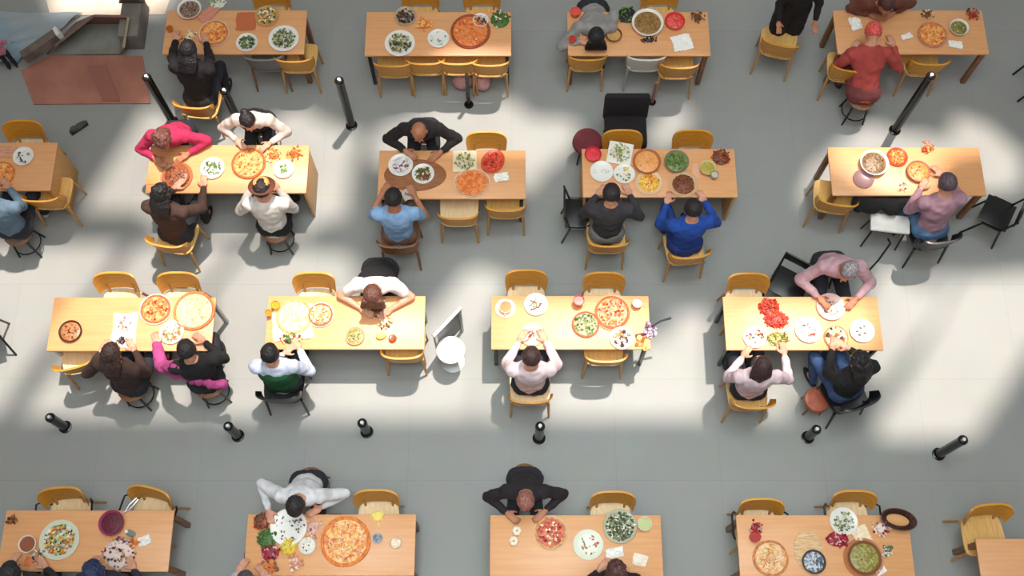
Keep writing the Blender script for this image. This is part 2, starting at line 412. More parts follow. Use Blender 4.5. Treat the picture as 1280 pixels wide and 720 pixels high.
    body.cap(h(0,.088,.012), h(0,.108,-.028), .009*s, .014*s, 8); he(body, (0,.084,-.062), (.024,.012,.008)); he(body, (0,.083,.03), (.055,.012,.010))
    for sx in (-1, 1): he(body, (sx*.078,-.005,-.01), (.012,.02,.032), 8)
    body.remesh('body', sk, root, .0085*s, 2)
    for sx in (-1, 1): MB().ell(h(sx*.030,.084,.008), (.011*s,.008*s,.009*s), H, 8).build('eye', mat((40,28,22), .2), root)
    shirt_mb.remesh('shirt', cloth(shirt), root, .013*s, 3, (.012, 14))
    tr.remesh('trousers', cloth(trousers), root, .014*s, 2, (.008, 14))
    for an in sh:
        MB().ell(an+Vector((0,.07,-.055)), (.045,.135,.04)).ell(an+Vector((0,-.01,-.03)), (.042,.055,.055)).remesh('shoe', mat(shoes, .5), root, .011, 2)
    if vest:
        v = MB(); st = [(.06,.175,.128),(.14,.17,.128),(.25,.16,.12),(.38,.19,.132),(.48,.17,.127),(.56,.14,.10)]; rs = []
        for t, w, d_ in st:
            c = Vector((0,0,.54))+(Nk-Vector((0,0,.54)))*(t/.60)
            rs.append([c+rx*math.cos(q)*w*s*1.03+fy*math.sin(q)*d_*s*1.05 for q in [2*math.pi*j/24 for j in range(24)]])
        v.rings(rs); v.remesh('vest', cloth(vest), root, .014*s, 2, (.008, 12))
    if scarf_pts:
        A, B, C = scarf_pts; m_ = MB().cap(A, B, .075*s, .068*s).cap(B, C, .068*s, .05*s)
        for i in range(11): t_ = i/10; m_.ell(B.lerp(Vector((.22,-.17,.80)), t_)+Vector((0, -.05*math.sin(t_*math.pi)+rnd.uniform(-.02,.02), rnd.uniform(-.05,.03))), (.06,.05,.07))
        m_.remesh('shawl', cloth(scarf), root, .013*s, 2, (.014, 16))
    # hair
    if hair != 'bald':
        hm = mat(hairc, .55, tuple(int(v*1.5+6) for v in hairc), 30, stretch=(4,1,1), bump=.8)
        grow = 1.0 if hair != 'thin' else .96
        def fn(d):
            k = 1.0
            face = max(0, min(1, (d.y-.25)/.25))*max(0, min(1, (.62-d.z)/.25))
            low = max(0, min(1, (-d.z-.45)/.2))
            return k*(1-.30*max(face, low))*(1+.035*noise.noise(d*6+Vector((head[0],0,0))))
        hb = MB(); hb.ell(h(0,-.016,.024), (.090*s*grow,.108*s*grow,.106*s*grow), H, 22, fn=fn)
        if hair in ('long', 'messy'):
            for i in range(-3, 4):
                x0 = i*.024; p0 = h(x0,-.075+abs(i)*.012,.01); p1 = h(x0*1.2,-.10+abs(i)*.014,-.10); p2 = h(x0*1.0,-.085+abs(i)*.01,-.21)
                hb.cap(p0, p1, .027*s, .024*s, 10).cap(p1, p2, .024*s, .013*s, 10)
        if hair == 'drape':
            for i in range(-4, 5):
                p0 = h(i*.019,.02,.09); p1 = h(i*.026,.105,.06); p2 = h(i*.022,.155,-.02); p3 = h(i*.016,.17,-.12)
                hb.cap(p0, p1, .026*s, .022*s, 8).cap(p1, p2, .022*s, .018*s, 8).cap(p2, p3, .018*s, .009*s, 8)
        if hair == 'bun': hb.ell(h(0,-.115,.05), (.042*s,.042*s,.042*s), H, 12)
        if hair == 'messy':
            for i in range(14):
                d = Vector((rnd.uniform(-1,1), rnd.uniform(-1,.2), rnd.uniform(-.3,1))).normalized(); hb.ell(h(d.x*.08,-.016+d.y*.098,.024+d.z*.095), (.028*s,)*3, H, 8)
        hb.remesh('hair', hm, root, .008*s, 2, (.006, 45))
    else:
        fr = MB()
        for i in range(9):
            q = R(200+i*17.5-0); fr.ell(h(math.cos(q)*.074,-.012+math.sin(q)*.088,-.012), (.014*s,.014*s,.024*s), H, 6)
        fr.remesh('hair', mat((70,60,54), .8), root, .008, 2)
    if hatc:
        o = MB().lathe([(.001,.135),(.06,.133),(.088,.115),(.095,.07),(.098,.062),(.150,.052),(.152,.045),(.096,.052),(.09,.045)], 28).build('hat', [mat(hatc, .8, (232,180,110), 18, bump=.4)], root)
        o.location = Hc; o.rotation_euler = H.to_euler()
        ring = MB().lathe([(.097,.066),(.152,.056),(.156,.05),(.150,.044),(.150,.05),(.098,.06)], 28).build('hat_brim_band', mat((96,52,30), .6), o)
    if seat:
        cl = loc+Rz.to_3x3() @ Vector((0,-.02,0)); short = label.split(',')[0]; short = short.replace('person ', 'diner ')
        if seat == 'chair': inst(('c', seatv), CV[seatv][1], cl, rz, 'chair that carries the '+short, 'chair', 'chairs around the dining tables')
        else: inst(('stool',), make_stool, cl, rz, 'stool that carries the '+short, 'stool', 'stools under the diners')
    return root
def make_stool():
    o = bpy.data.objects.new('stool', None); COL.objects.link(o)
    MB().lathe([(.001,.43),(.15,.43),(.17,.437),(.17,.452),(.16,.46),(.001,.462)], 28).build('seat', BROWNW, o)
    for i in range(4):
        q = R(45+90*i); MB().tube([(math.cos(q)*.12,math.sin(q)*.12,.43), (math.cos(q)*.19,math.sin(q)*.19,0)], [.017,.012]).build('leg', BLACKM, o)
    MB().tube([(math.cos(R(a))*.165,math.sin(R(a))*.165,.16) for a in range(0, 361, 20)], .008, 8).build('foot_ring', BLACKM, o)
    return o
BK = (24,22,24)
seated('person in black coat slumped at the leftmost top row table', (236,64), False, 14, [(218,44),(256,46)], BK, yaw=-6, seatv='wood', hair='long', hairc=(16,14,16), pitch=45)
seated('person with long black hair bent over the top row table', (745,46), True, 58, [(726,60),(768,38)], (150,148,146), hair='drape', hairc=(14,12,14), pitch=60, seat='stool')
seated('person in red hooded coat hunched at the rightmost top row table', (1091,42), False, 38, [(1064,54),(1122,52)], (176,72,66), hair='short', hairc=(168,66,60), trousers=(120,60,62), pitch=60, seat='stool')
seated('person in brown behind the rightmost top row table', (1107,6), True, 36, [(1094,22),(1122,22)], (110,62,48), hair='short', hairc=(52,26,20), skin='tan', seat='stool')
seated('person in blue grey jacket cut by the left edge', (-14,242), False, 4, [(-25,225),(8,228)], (96,120,140), seat='stool', shoes=(170,175,175))
seated('person in magenta top leaning over brown stew', (203,176), True, 34, [(192,206),(236,200)], (190,44,88), hair='messy', hairc=(84,50,44), skin='tan', hyaw=22, seat='stool', s=1.12, pitch=45)
seated('person in black cardigan with white sleeves, opposite the hat', (310,152), True, 26, [(292,182),(338,186)], (214,200,192), vest=(20,20,22), hair='bun', hairc=(22,18,20), seat='stool', hyaw=20, s=1.06)
seated('person in dark brown sweater with curly black hair', (202,243), False, 8, [(222,228),(258,226)], (70,50,42), hair='messy', hairc=(18,16,18), seatv='wood', yaw=-10, pitch=40)
seated('person in brown brimmed hat, white shirt and black trousers', (328,236), False, 6, [(312,229),(346,230)], (220,216,210), trousers=(24,24,28), hair='short', hatc=(214,146,76), seat='stool', feet=.12, pitch=20, shoes=(150,120,120))
seated('bald person in black jacket with folded arms', (524,165), True, 28, [(505,196),(552,198)], (34,30,32), hair='bald', skin='tan', seat='stool', s=1.14, pitch=40)
seated('person in pale blue shirt with short black hair', (492,249), False, 3, [(478,234),(518,236)], (140,178,220), hairc=(16,14,14), seatv='brown', sleeve='short', s=1.16, skin='tan', trousers=(120,90,78), feet=.1)
seated('person in charcoal jacket with short dark hair', (764,243), False, 8, [(748,236),(790,236)], (58,56,60), trousers=(124,124,120), seatv='wood', hairc=(24,20,22), feet=.15, shoes=(150,150,148))
seated('person in royal blue shirt with black hair', (866,262), False, 4, [(832,246,.78),(882,244)], (28,74,164), trousers=(36,60,130), seatv='wood', hairc=(18,16,18), yaw=6, s=1.14)
seated('person in dusty pink shirt and blue jeans', (1183,230), False, 15, [(1152,228),(1176,212)], (176,136,150), trousers=(84,120,160), hairc=(58,48,56), seatv='black', s=1.16, yaw=8, feet=.1, hair='short')
seated('person in dark brown coat at the leftmost sunlit table', (140,442), False, 6, [(122,432),(166,430)], (60,42,36), hair='long', hairc=(44,30,26), seat='stool', yaw=-12)
seated('person in black jacket with magenta shawl on the arm', (234,438), False, 6, [(190,425),(252,420)], (22,22,24), scarf=(176,72,132), hair='short', hairc=(20,18,20), seat='stool', s=1.14, yaw=14)
seated('person in green vest over pale blue top', (338,443), False, 3, [(362,436),(376,428)], (196,206,228), hair='short', hairc=(14,12,14), seatv='black', vest=(28,92,52), s=1.12)
seated('person in black vest with head bowed over mushrooms', (466,368), True, 40, [(450,394),(488,396)], (226,222,220), vest=(28,26,28), hair='drape', hairc=(74,46,36), sleeve='short', seat='stool', s=1.16, pitch=55)
seated('person in pale pink top, short dark hair, empty chairs opposite', (664,447), False, 2, [(650,418),(682,418)], (226,206,212), hairc=(44,28,26), seatv='pale', s=1.14, sleeve='long', skin='light')
seated('person in pink jumper with grey hair and glasses', (1060,340), True, 26, [(1022,380),(1072,382)], (196,158,168), hair='short', hairc=(84,80,84), hyaw=-40, pitch=28, s=1.16, seat='stool', skin='tan')
seated('person in pale pink top with long dark hair', (952,457), False, 0, [(930,438),(985,436)], (222,200,208), hair='long', hairc=(44,28,30), seatv='wood', s=1.12, pitch=10)
seated('person in black jacket and blue jeans holding a pizza slice', (1074,452), False, 5, [(1040,428),(1056,428)], (26,26,30), trousers=(58,82,124), hairc=(22,18,20), hair='messy', seatv='black', yaw=22, s=1.12, feet=.1)
seated('person in white sweater with round black hair', (370,632), True, 26, [(326,642),(402,644)], (222,224,228), hairc=(26,22,24), seat='stool', s=1.12, pitch=50)
seated('person in black jumper resting folded arms on table edge', (657,626), True, 26, [(632,650),(684,648)], (36,30,36), hair='thin', hairc=(110,70,62), seat='stool', s=1.08, skin='tan', pitch=45)
seated('person with black hair at the bottom left corner', (15,716), False, 4, [(8,700),(56,700)], (40,44,44), hairc=(22,24,24), seat='stool')
seated('person with dark blue hair below the mixed seafood', (118,714), False, 4, [(106,704),(172,702)], (40,44,60), hairc=(24,34,64), hair='messy', seat='stool')
seated('person with brown hair cut by the bottom edge', (770,714), False, 4, [(752,704),(784,708)], (34,28,34), hair='messy', hairc=(62,38,34), seat='stool')
seated('person with grey top below berries, cut by bottom edge', (308,728), False, 4, [(296,706),(330,712)], (200,196,196), hairc=(60,56,60), seat='stool')

# standing person behind the yellow chair
def standing(label, foot, hgt, top, bottom, hairc, rz=0, lean=12, skinm='tan', legc=None, name='person'):
    k = hgt/1.72; g = at(foot[0], foot[1], 0); root = empty(name, label, 'person', g, rz, 'people on their feet')
    b_ = MB(); sh = MB(); tr = MB(); a = R(lean)
    V = lambda x, y, z: Vector((x, y, z))*k
    def sp(t, x=0, y=0): return V(x, y+math.sin(a)*t, .92+math.cos(a)*t)
    rs = []; rs2 = []
    for t, w, d in [(-.06,.15,.11),(.05,.15,.11),(.18,.13,.10),(.32,.16,.11),(.44,.17,.10),(.50,.13,.08),(.55,.055,.055),(.62,.05,.05)]:
        rs.append([sp(t)+V(math.cos(q)*w, math.sin(q)*d, 0) for q in [2*math.pi*j/20 for j in range(20)]])
        if t < .56: rs2.append([sp(t)+V(math.cos(q)*(w+.018), math.sin(q)*(d+.018), 0) for q in [2*math.pi*j/20 for j in range(20)]])
    b_.rings(rs); sh.rings(rs2)
    for sx in (-1, 1):
        S_ = sp(.46, sx*.17); E = sp(.22, sx*.24, .04); Wt = sp(.05, sx*.22, .24); E.y += .03*k
        b_.cap(S_, E, .05*k, .04*k).cap(E, Wt, .04*k, .026*k).ell(Wt+V(0,.05,-.02), (.036*k,.052*k,.018*k))
        for i in range(4):
            p = Wt+V(-.025*1+.017*i,.09,-.025); p2 = p+V((i-1.5)*.003,.035,-.012); b_.cap(p, p2, .0085*k, .008*k, 8).cap(p2, p2+V(0,.022,-.022), .008*k, .0075*k, 8)
        b_.cap(Wt+V(-sx*.03,.03,-.02), Wt+V(-sx*.055,.07,-.03), .0105*k, .009*k, 8)
        sh.cap(S_, E, .066*k, .054*k).cap(E, E+(Wt-E)*.9, .054*k, .036*k)
        hp = V(sx*.09,0,.90); kn = V(sx*.10,.02,.49); an = V(sx*.11,-.02,.09)
        b_.cap(hp, kn, .08*k, .055*k).cap(kn, an, .052*k, .036*k); tr.cap(hp, kn, .098*k, .07*k).cap(kn, an+V(0,0,.02), .068*k, .052*k)
        if hgt > 1.2: sh.cap(hp+V(0,0,.05), kn+V(0,0,-.02), .125*k, .12*k)
        MB().ell(an+V(0,.06,-.05), (.045*k,.13*k,.04*k)).ell(an+V(0,-.02,-.03), (.042*k,.052*k,.055*k)).remesh('shoe', BLACK, root, .011, 2)
    Hc = sp(.74)
    b_.ell(Hc+V(0,-.01,.02), (.075*k,.093*k,.092*k)).ell(Hc+V(0,.022,-.035), (.06*k,.066*k,.082*k)).cap(Hc+V(0,.088,.012), Hc+V(0,.108,-.028), .009*k, .014*k)
    for sx in (-1, 1): b_.ell(Hc+V(sx*.078,-.005,-.01), (.012*k,.02*k,.032*k))
    b_.remesh('body', SKIN[skinm], root, .009*max(k,.7), 2); sh.remesh('coat' if hgt > 1.2 else 'top', cloth(top), root, .013*max(k,.6), 3, (.01, 14)); tr.remesh('trousers', cloth(bottom), root, .013*max(k,.6), 2, (.008, 14))
    for sx in (-1, 1): MB().ell(Hc+V(sx*.03,.084,.008), (.011*k,.008*k,.009*k)).build('eye', mat((40,28,22), .2), root)
    def fn(d):
        face = max(0, min(1, (d.y-.25)/.25))*max(0, min(1, (.62-d.z)/.25)); low = max(0, min(1, (-d.z-.45)/.2)); return 1-.3*max(face, low)
    MB().ell(Hc+V(0,-.016,.024), (.09*k,.108*k,.106*k), None, 20, fn=fn).remesh('hair', mat(hairc, .6, bump=.6, scale=30), root, .008, 2, (.006*k, 40))
    return root
standing('person standing in long black coat behind a lone yellow chair', (972,58), 1.75, (26,22,24), (76,54,46), (20,18,18), rz=R(180), lean=14)
standing('small child standing in pink top beside the brown mat', (17,84), .72, (190,120,140), (40,32,40), (30,24,28), rz=R(20), lean=2)

# ------------------------------------------------------------ food and tableware
def bits(mb, n, rx, ry, z0, dome, size, cols, kinds=('leaf',), seed=0, hole=0):
    q = random.Random(seed)
    for i in range(n):
        a = q.uniform(0, 2*math.pi); u = math.sqrt(q.uniform(hole*hole, 1)); x = rx*u*math.cos(a); y = ry*u*math.sin(a)
        z = z0+dome*(1-u*u)+q.uniform(0, size*.25); s = size*q.uniform(.6,1.3); k = q.choice(kinds); mi = q.randrange(cols)
        M = Matrix.Rotation(q.uniform(0,6.28), 3, 'Z') @ Matrix.Rotation(q.uniform(-.5,.5), 3, 'X') @ Matrix.Rotation(q.uniform(-.5,.5), 3, 'Y')
        c = Vector((x, y, z))
        if k == 'leaf':
            pts = [(-1,0,0),(-.3,.45,.15),(.5,.4,.1),(1,0,-.1),(.5,-.4,.1),(-.3,-.45,.15)]
            v = [c+M @ (Vector(p)*s*.6) for p in pts]; w = [p-Vector((0,0,s*.10)) for p in v]
            mb.rings([w, v], mi)
        elif k == 'ball': mb.ell(c+Vector((0,0,s*.2)), (s*.42,s*.42,s*.36), M, 5, mi)
        elif k == 'slice':
            mb.rings([[c+M @ Vector((math.cos(t)*s*.5,math.sin(t)*s*.5,zz)) for t in [2*math.pi*j/9 for j in range(9)]] for zz in (0, s*.14)], mi)
        elif k == 'stick': mb.tube([c+M @ Vector((-s*.9,0,0)), c+M @ Vector((0,s*.15,s*.1)), c+M @ Vector((s*.9,0,0))], s*.14, 6, mi)
        elif k == 'chunk': mb.box(c+Vector((0,0,s*.15)), (s*.8,s*.6,s*.4), s*.1, 0, mi, M)
    return mb
_seed = [0]
def place(root, px, py, z=.751, rz=0):
    p = at(px, py, z); root.location = p; root.rotation_euler = (0,0,rz); return root
def sd(): _seed[0] += 1; return _seed[0]
def stuffp(o): o['kind'] = 'stuff'; return o
GR = [(70,104,44),(120,142,64),(46,74,36)]; OLV = [(150,144,64),(92,96,44),(206,200,150)]; REDS = [(188,48,30),(214,92,52),(150,40,28)]
ORG = [(226,130,52),(240,174,96),(200,88,40)]; CRM = [(240,222,184),(226,190,130),(248,240,222)]; BRN = [(110,66,38),(78,44,28),(150,98,58)]
DRK = [(48,36,38),(200,190,176),(92,60,50)]; BER = [(164,28,50),(222,180,176),(110,20,36)]; GW = [(222,226,206),(104,136,80),(150,160,130)]
FLW = [(232,214,206),(180,140,150),(120,60,66)]; YEL = [(232,204,60),(214,178,40),(240,226,140)]
def cm(c, r=.5): return mat(c, r)
def pizza(x, y, d, lab, cheese=(224,128,58), cheese2=(240,188,110), crust=(190,112,52), tops=ORG, n=60, pan=None, ovl=1, kinds=('slice','leaf'), size=.026, name='pizza'):
    r = d*mpp(x, y)/2; o = empty(name, lab, 'pizza', group='pizzas on the tables'); ri = r*.93 if pan else r
    if pan: MB().lathe([(.001,.0),(r*.8,0),(r,.012),(r*1.0,.016),(r*.82,.006),(.001,.005)], 36, sy=ovl).build('plate', mat(pan, .35), o)
    z = .006 if pan else .001
    MB().lathe([(.001,z),(ri*.9,z),(ri,z+.006),(ri*.985,z+.02),(ri*.93,z+.026),(ri*.86,z+.018),(ri*.84,z+.008),(.001,z+.008)], 40, sy=ovl, wob=.008).build('crust', mat(crust, .7, tuple(min(255,int(v*1.22)) for v in crust), 30, bump=.4), o)
    MB().lathe([(ri*.87,z+.012),(ri*.85,z+.017),(ri*.5,z+.019),(.001,z+.020)], 36, sy=ovl).build('cheese', mat(cheese, .45, cheese2, 28, bump=.6, lo=.42, hi=.58), o)
    stuffp(bits(MB(), n, ri*.78, ri*.78*ovl, z+.02, .002, size, len(tops), kinds, sd()).build('topping', [cm(c) for c in tops], o))
    return place(o, x, y, rz=rnd.uniform(0,6))
def plate(x, y, d, lab, tops=GR, n=90, dome=.035, fill=.74, pc=(230,228,222), kinds=('leaf',), size=.032, sq=False, ovl=1, name='salad_plate', under=None, cat='plate of food'):
    r = d*mpp(x, y)/2; o = empty(name, lab, cat, group='plates and dishes on the tables')
    if sq:
        MB().box((0,0,.008), (r*1.8,r*1.8*ovl,.014), .006).build('plate', mat(pc, .3), o)
    else: MB().lathe([(.001,0),(r*.6,0),(r*.7,.006),(r*.98,.02),(r,.024),(r*.97,.026),(r*.72,.012),(r*.6,.008),(.001,.007)], 40, sy=ovl).build('plate', mat(pc, .3), o)
    if under: MB().lathe([(r*fill*1.0,.012),(r*fill*.9,.02),(r*fill*.5,.014+dome*.8),(.001,.014+dome)], 24, sy=ovl, wob=.03).build('base_layer', mat(under, .6, tuple(min(255,int(v*1.25)) for v in under), 30), o)
    if n: stuffp(bits(MB(), n, r*fill, r*fill*ovl, .014, dome, size, len(tops), kinds, sd()).build('garnish' if under else 'salad', [cm(c) for c in tops], o))
    return place(o, x, y, rz=rnd.uniform(-.2,.2) if sq else rnd.uniform(0,6))
def bowl(x, y, d, lab, bc=(230,228,222), fc=(150,104,54), fc2=(186,146,84), tops=BRN, n=30, hgt=.06, kinds=('chunk','leaf'), size=.02, saucer=None, name='soup_bowl', cat='bowl'):
    r = d*mpp(x, y)/2; o = empty(name, lab, cat, group='bowls on the tables'); z = 0
    if saucer:
        MB().lathe([(.001,0),(r*.7,0),(r*1.2,.014),(r*1.2,.018),(r*.7,.006),(.001,.006)], 36).build('saucer', mat(saucer, .3), o); z = .007
    MB().lathe([(.001,z),(r*.5,z),(r*.55,z+.006),(r*.86,z+hgt*.5),(r,z+hgt),(r*.985,z+hgt+.004),(r*.93,z+hgt),(r*.8,z+hgt*.55),(r*.5,z+.012),(.001,z+.01)], 40).build('bowl', mat(bc, .3), o)
    MB().lathe([(r*.84,z+hgt*.66),(r*.83,z+hgt*.68),(r*.4,z+hgt*.74),(.001,z+hgt*.76)], 32).build('filling', mat(fc, .4, fc2, 34, bump=.5, lo=.44, hi=.56), o)
    if n: stuffp(bits(MB(), n, r*.72, r*.72, z+hgt*.72, .006, size, len(tops), kinds, sd()).build('garnish', [cm(c) for c in tops], o))
    return place(o, x, y)
def cup(x, y, d, lab, cc=(232,228,220), drink=(180,90,30), hgt=.09, handle=True, saucer=None, name='cup', glass=False):
    r = d*mpp(x, y)/2; o = empty(name, lab, 'cup', group='cups and glasses on the tables'); z = 0
    if saucer: MB().lathe([(.001,0),(r*.8,0),(r*1.6,.01),(r*1.6,.014),(r*.8,.005),(.001,.005)], 30).build('saucer', mat(saucer, .3), o); z = .006
    MB().lathe([(.001,z),(r*.72,z),(r*.9,z+hgt*.4),(r,z+hgt),(r*.95,z+hgt+.002),(r*.9,z+hgt),(r*.8,z+hgt*.4),(r*.66,z+.008),(.001,z+.008)], 28).build('body', mat(cc, .1 if glass else .3, trans=.8 if glass else 0), o)
    MB().lathe([(.001,z+hgt*.78),(r*.88,z+hgt*.78),(r*.88,z+hgt*.8),(.001,z+hgt*.8)], 24).build('drink', mat(drink, .2), o)
    if handle: MB().tube([(r*.9,0,z+hgt*.8),(r*1.35,0,z+hgt*.75),(r*1.45,0,z+hgt*.5),(r*1.25,0,z+hgt*.28),(r*.85,0,z+hgt*.3)], .005, 8).build('handle', mat(cc, .3), o)
    return place(o, x, y, rz=rnd.uniform(0,6))
def pile(x, y, d, lab, cols=GR, n=50, kinds=('leaf','ball'), size=.03, dome=.035, sy=1, name='garnish', cat='food'):
    r = d*mpp(x, y)/2; o = bits(MB(), n, r, r*sy, .008, dome, size, len(cols), kinds, sd())
    kb_ = .9 if n >= 40 else .55; o.ell((0,0,.004), (r*kb_,r*kb_*sy,max(.008,dome*.7)), None, 10, 0)
    o = o.build(name, [cm(c) for c in cols]); tag(o, lab, cat, 'loose food on the tables'); o['kind'] = 'stuff'
    return place(o, x, y)
def napkin(x, y, w, h_, lab, c=(240,238,232), rz=0, crump=.02, name='napkin', cat='napkin'):
    W_ = w*mpp(x, y); Hh = h_*mpp(x, y); n = 12; top = []; k = sd()
    for i in range(n+1):
        for j in range(n+1):
            u = -1+2*j/n; v = -1+2*i/n; z = .004+crump*abs(noise.noise(Vector((u*2.2,v*2.2,k*3.1))))*2
            e = 1+.12*noise.noise(Vector((u*1.5,v*1.5,k))) ; top.append((u*W_/2*e, v*Hh/2*e, z))
    m = len(top); fs = []
    for i in range(n):
        for j in range(n): a = i*(n+1)+j; fs.append((a,a+1,a+n+2,a+n+1)); fs.append((m+a+n+1,m+a+n+2,m+a+1,m+a))
    edge = [j for j in range(n+1)]+[i*(n+1)+n for i in range(1,n+1)]+[n*(n+1)+j for j in range(n-1,-1,-1)]+[i*(n+1) for i in range(n-1,0,-1)]
    for a, b_ in zip(edge, edge[1:]+edge[:1]): fs.append((b_, a, m+a, m+b_))
    o = MB().add(top+[(p[0],p[1],p[2]-.002) for p in top], fs).build(name, mat(c, .8)); tag(o, lab, cat, 'napkins and cloths on the tables')
    return place(o, x, y, rz=R(rz))
def board(x, y, w, h_, lab, c=(150,88,50), rnd_=True, name='serving_board'):
    W_ = w*mpp(x, y)/2; Hh = h_*mpp(x, y)/2; m_ = MB()
    if rnd_: m_.lathe([(.001,0),(1,0),(1.0,.006),(.985,.01),(.001,.01)], 44, sx=W_, sy=Hh)
    else: m_.box((0,0,.004), (W_*2,Hh*2,.008), .003)
    o = m_.build(name, mat(c, .5, tuple(int(v*.85) for v in c), 9, stretch=(1,6,1))); tag(o, lab, 'serving board' if name == 'serving_board' else 'placemat'); return place(o, x, y)
w = WH
# table 1
bowl(238,14,30,'white bowl of grey-brown mix '+w[1], fc=(112,88,72), fc2=(150,126,104), tops=DRK)
pizza(268,42,38,'small orange pizza '+w[1], pan=(214,206,200), tops=ORG)
plate(309,54,27,'small green salad in white dish '+w[1], fill=.7)
plate(355,49,38,'large green salad on white plate '+w[1], tops=GR+OLV, n=150)
plate(334,21,30,'creamy mushroom salad '+w[1], tops=CRM+GR[:1], kinds=('ball','leaf'), pc=(196,150,84))
napkin(308,27,26,26,'rust red napkin '+w[1], (190,104,62), 0, .006)
napkin(262,17,14,30,'crumpled pink cloth '+w[1], (206,140,118), -35, .02)
pile(237,46,20,'pale mushrooms loose '+w[1], CRM+DRK[:1], 24, ('ball','leaf'))
cup(213,38,9,'tiny copper cup '+w[1], (180,120,70), handle=False, hgt=.05)
pile(272,3,22,'leafy greens with white flowers at back edge '+w[1], GW, 40)
# 2
plate(500,55,38,'olive green salad on white plate '+w[2], tops=OLV+[(50,50,60)], n=130, kinds=('ball','leaf'))
plate(507,21,28,'dark mushroom dish '+w[2], tops=DRK, kinds=('ball','slice'), pc=(178,160,130))
pile(532,31,20,'orange melon slices '+w[2], ORG[:2], 16, ('slice','chunk'), .05)
plate(548,49,27,'white plate with pale green leaves '+w[2], tops=[(196,220,200),(120,150,110)], n=14, dome=.008)
pizza(588,40,50,'large orange pizza with brown crust '+w[2], (214,110,50), (232,140,76), (136,64,32), ORG, 50)
plate(601,26,20,'small white bowl of grey seeds '+w[2], tops=DRK, n=30, name='seed_dish')
pile(625,25,26,'green herbs and garlic heap '+w[2], [(60,110,40),(230,224,206),(120,60,40)], 50)
# 3
pile(722,40,18,'jumbled glasses and crumbs '+w[3], CRM+BRN[:1], 24)
cup(715,53,9,'small red tumbler '+w[3], (210,90,64), (190,60,40), handle=False)
cup(719,19,13,'salmon pink tumbler at corner '+w[3], (222,84,76), (222,84,76), handle=False)
pile(784,19,26,'black grapes and green leaves '+w[3], [(34,34,40),(110,150,60),(60,60,70)], 50)
bowl(809,31,40,'white bowl of brown lentil soup '+w[3], fc=(128,94,44), fc2=(160,120,64), tops=BRN, n=12)
pile(811,50,24,'dark olives scattered '+w[3], DRK, 26, sy=.5)
bowl(843,29,25,'bright red bowl '+w[3], bc=(206,40,36), fc=(222,70,64), fc2=(232,110,98), tops=REDS, n=12)
napkin(852,54,25,22,'crumpled white napkin '+w[3], rz=12)
pile(872,22,18,'brown nuts heap '+w[3], BRN, 30, ('ball','leaf'))
bowl(767,46,20,'tan oval basket by the black hair '+w[3], bc=(120,76,50), fc=(206,156,90), n=0)
# 4
napkin(1069,30,14,18,'small white napkin '+w[4], rz=15)
pizza(1165,44,38,'orange pizza on pink patterned plate '+w[4], pan=(190,150,146), tops=ORG)
bowl(1197,37,24,'white bowl of green olives '+w[4], fc=(110,110,50), fc2=(150,140,70), tops=OLV, n=14)
napkin(1194,56,18,10,'torn white paper scrap '+w[4], rz=-10)
pile(1215,19,18,'red brown dried fruit '+w[4], REDS+BRN, 30, ('leaf','ball'))
napkin(1133,46,14,8,'thin white scrap beside pizza '+w[4], rz=20)
pile(1159,19,16,'brown bread crusts '+w[4], BRN+CRM, 18, ('chunk','leaf'))
# 5
pizza(2,218,34,'orange pizza '+w[5], tops=ORG)
plate(30,196,26,'white plate with dark speckles '+w[5], tops=[(50,50,54),(230,228,226)], n=26, dome=.01)
board(8,190,24,16,'pink placemat '+w[5], (222,160,128), False, 'placemat')
# 6
bowl(221,221,34,'copper dish of brown meat stew '+w[6], bc=(166,98,60), fc=(116,58,32), fc2=(150,84,48), tops=BRN, n=30, saucer=(176,110,76), hgt=.045)
plate(266,211,30,'green and white salad plate '+w[6], tops=GR+GW, n=60, dome=.02)
pizza(311,205,43,'cheesy orange pizza '+w[6], (226,134,70), (240,176,110), (176,92,48), ORG, 60)
plate(355,212,26,'white plate with lettuce centre '+w[6], tops=[(130,160,60),(90,130,60)], n=20, dome=.012, fill=.45)
pile(368,192,22,'orange potato wedges '+w[6], ORG, 30, ('stick','chunk'))
pile(343,194,22,'orange crumbs and peppers '+w[6], ORG+CRM, 30, ('chunk','leaf'))
napkin(192,226,20,10,'folded tan cloth '+w[6], (220,160,100), 0, .004)
# 7
board(519,219,78,44,'oval dark wooden serving board '+w[7], (156,98,58))
plate(501,207,31,'white plate of crumpled paper '+w[7], tops=[(226,220,224),(206,200,206)], n=40, kinds=('leaf',), size=.05, dome=.02)
plate(529,218,28,'round green salad on oval board '+w[7], tops=[(40,110,50),(226,216,190),(110,70,50)], n=70)
plate(581,202,33,'square dish of pale green salad '+w[7], tops=[(150,160,96),(206,196,150),(110,120,60)], n=100, sq=True, pc=(226,212,182))
pizza(590,229,46,'orange pasta pizza on patterned plate '+w[7], (214,104,46), (234,140,72), (200,140,96), ORG, 80, pan=(214,190,170), kinds=('stick',), size=.024, ovl=.85)
plate(616,203,28,'oval red tomato dish '+w[7], tops=REDS, n=80, pc=(200,80,50), ovl=1.25, kinds=('chunk','leaf'), under=(190,60,40))
napkin(627,222,18,12,'white napkin beside red dish '+w[7], rz=8)
napkin(511,243,16,14,'grey paper by the blue shirt '+w[7], (200,196,190), 25)
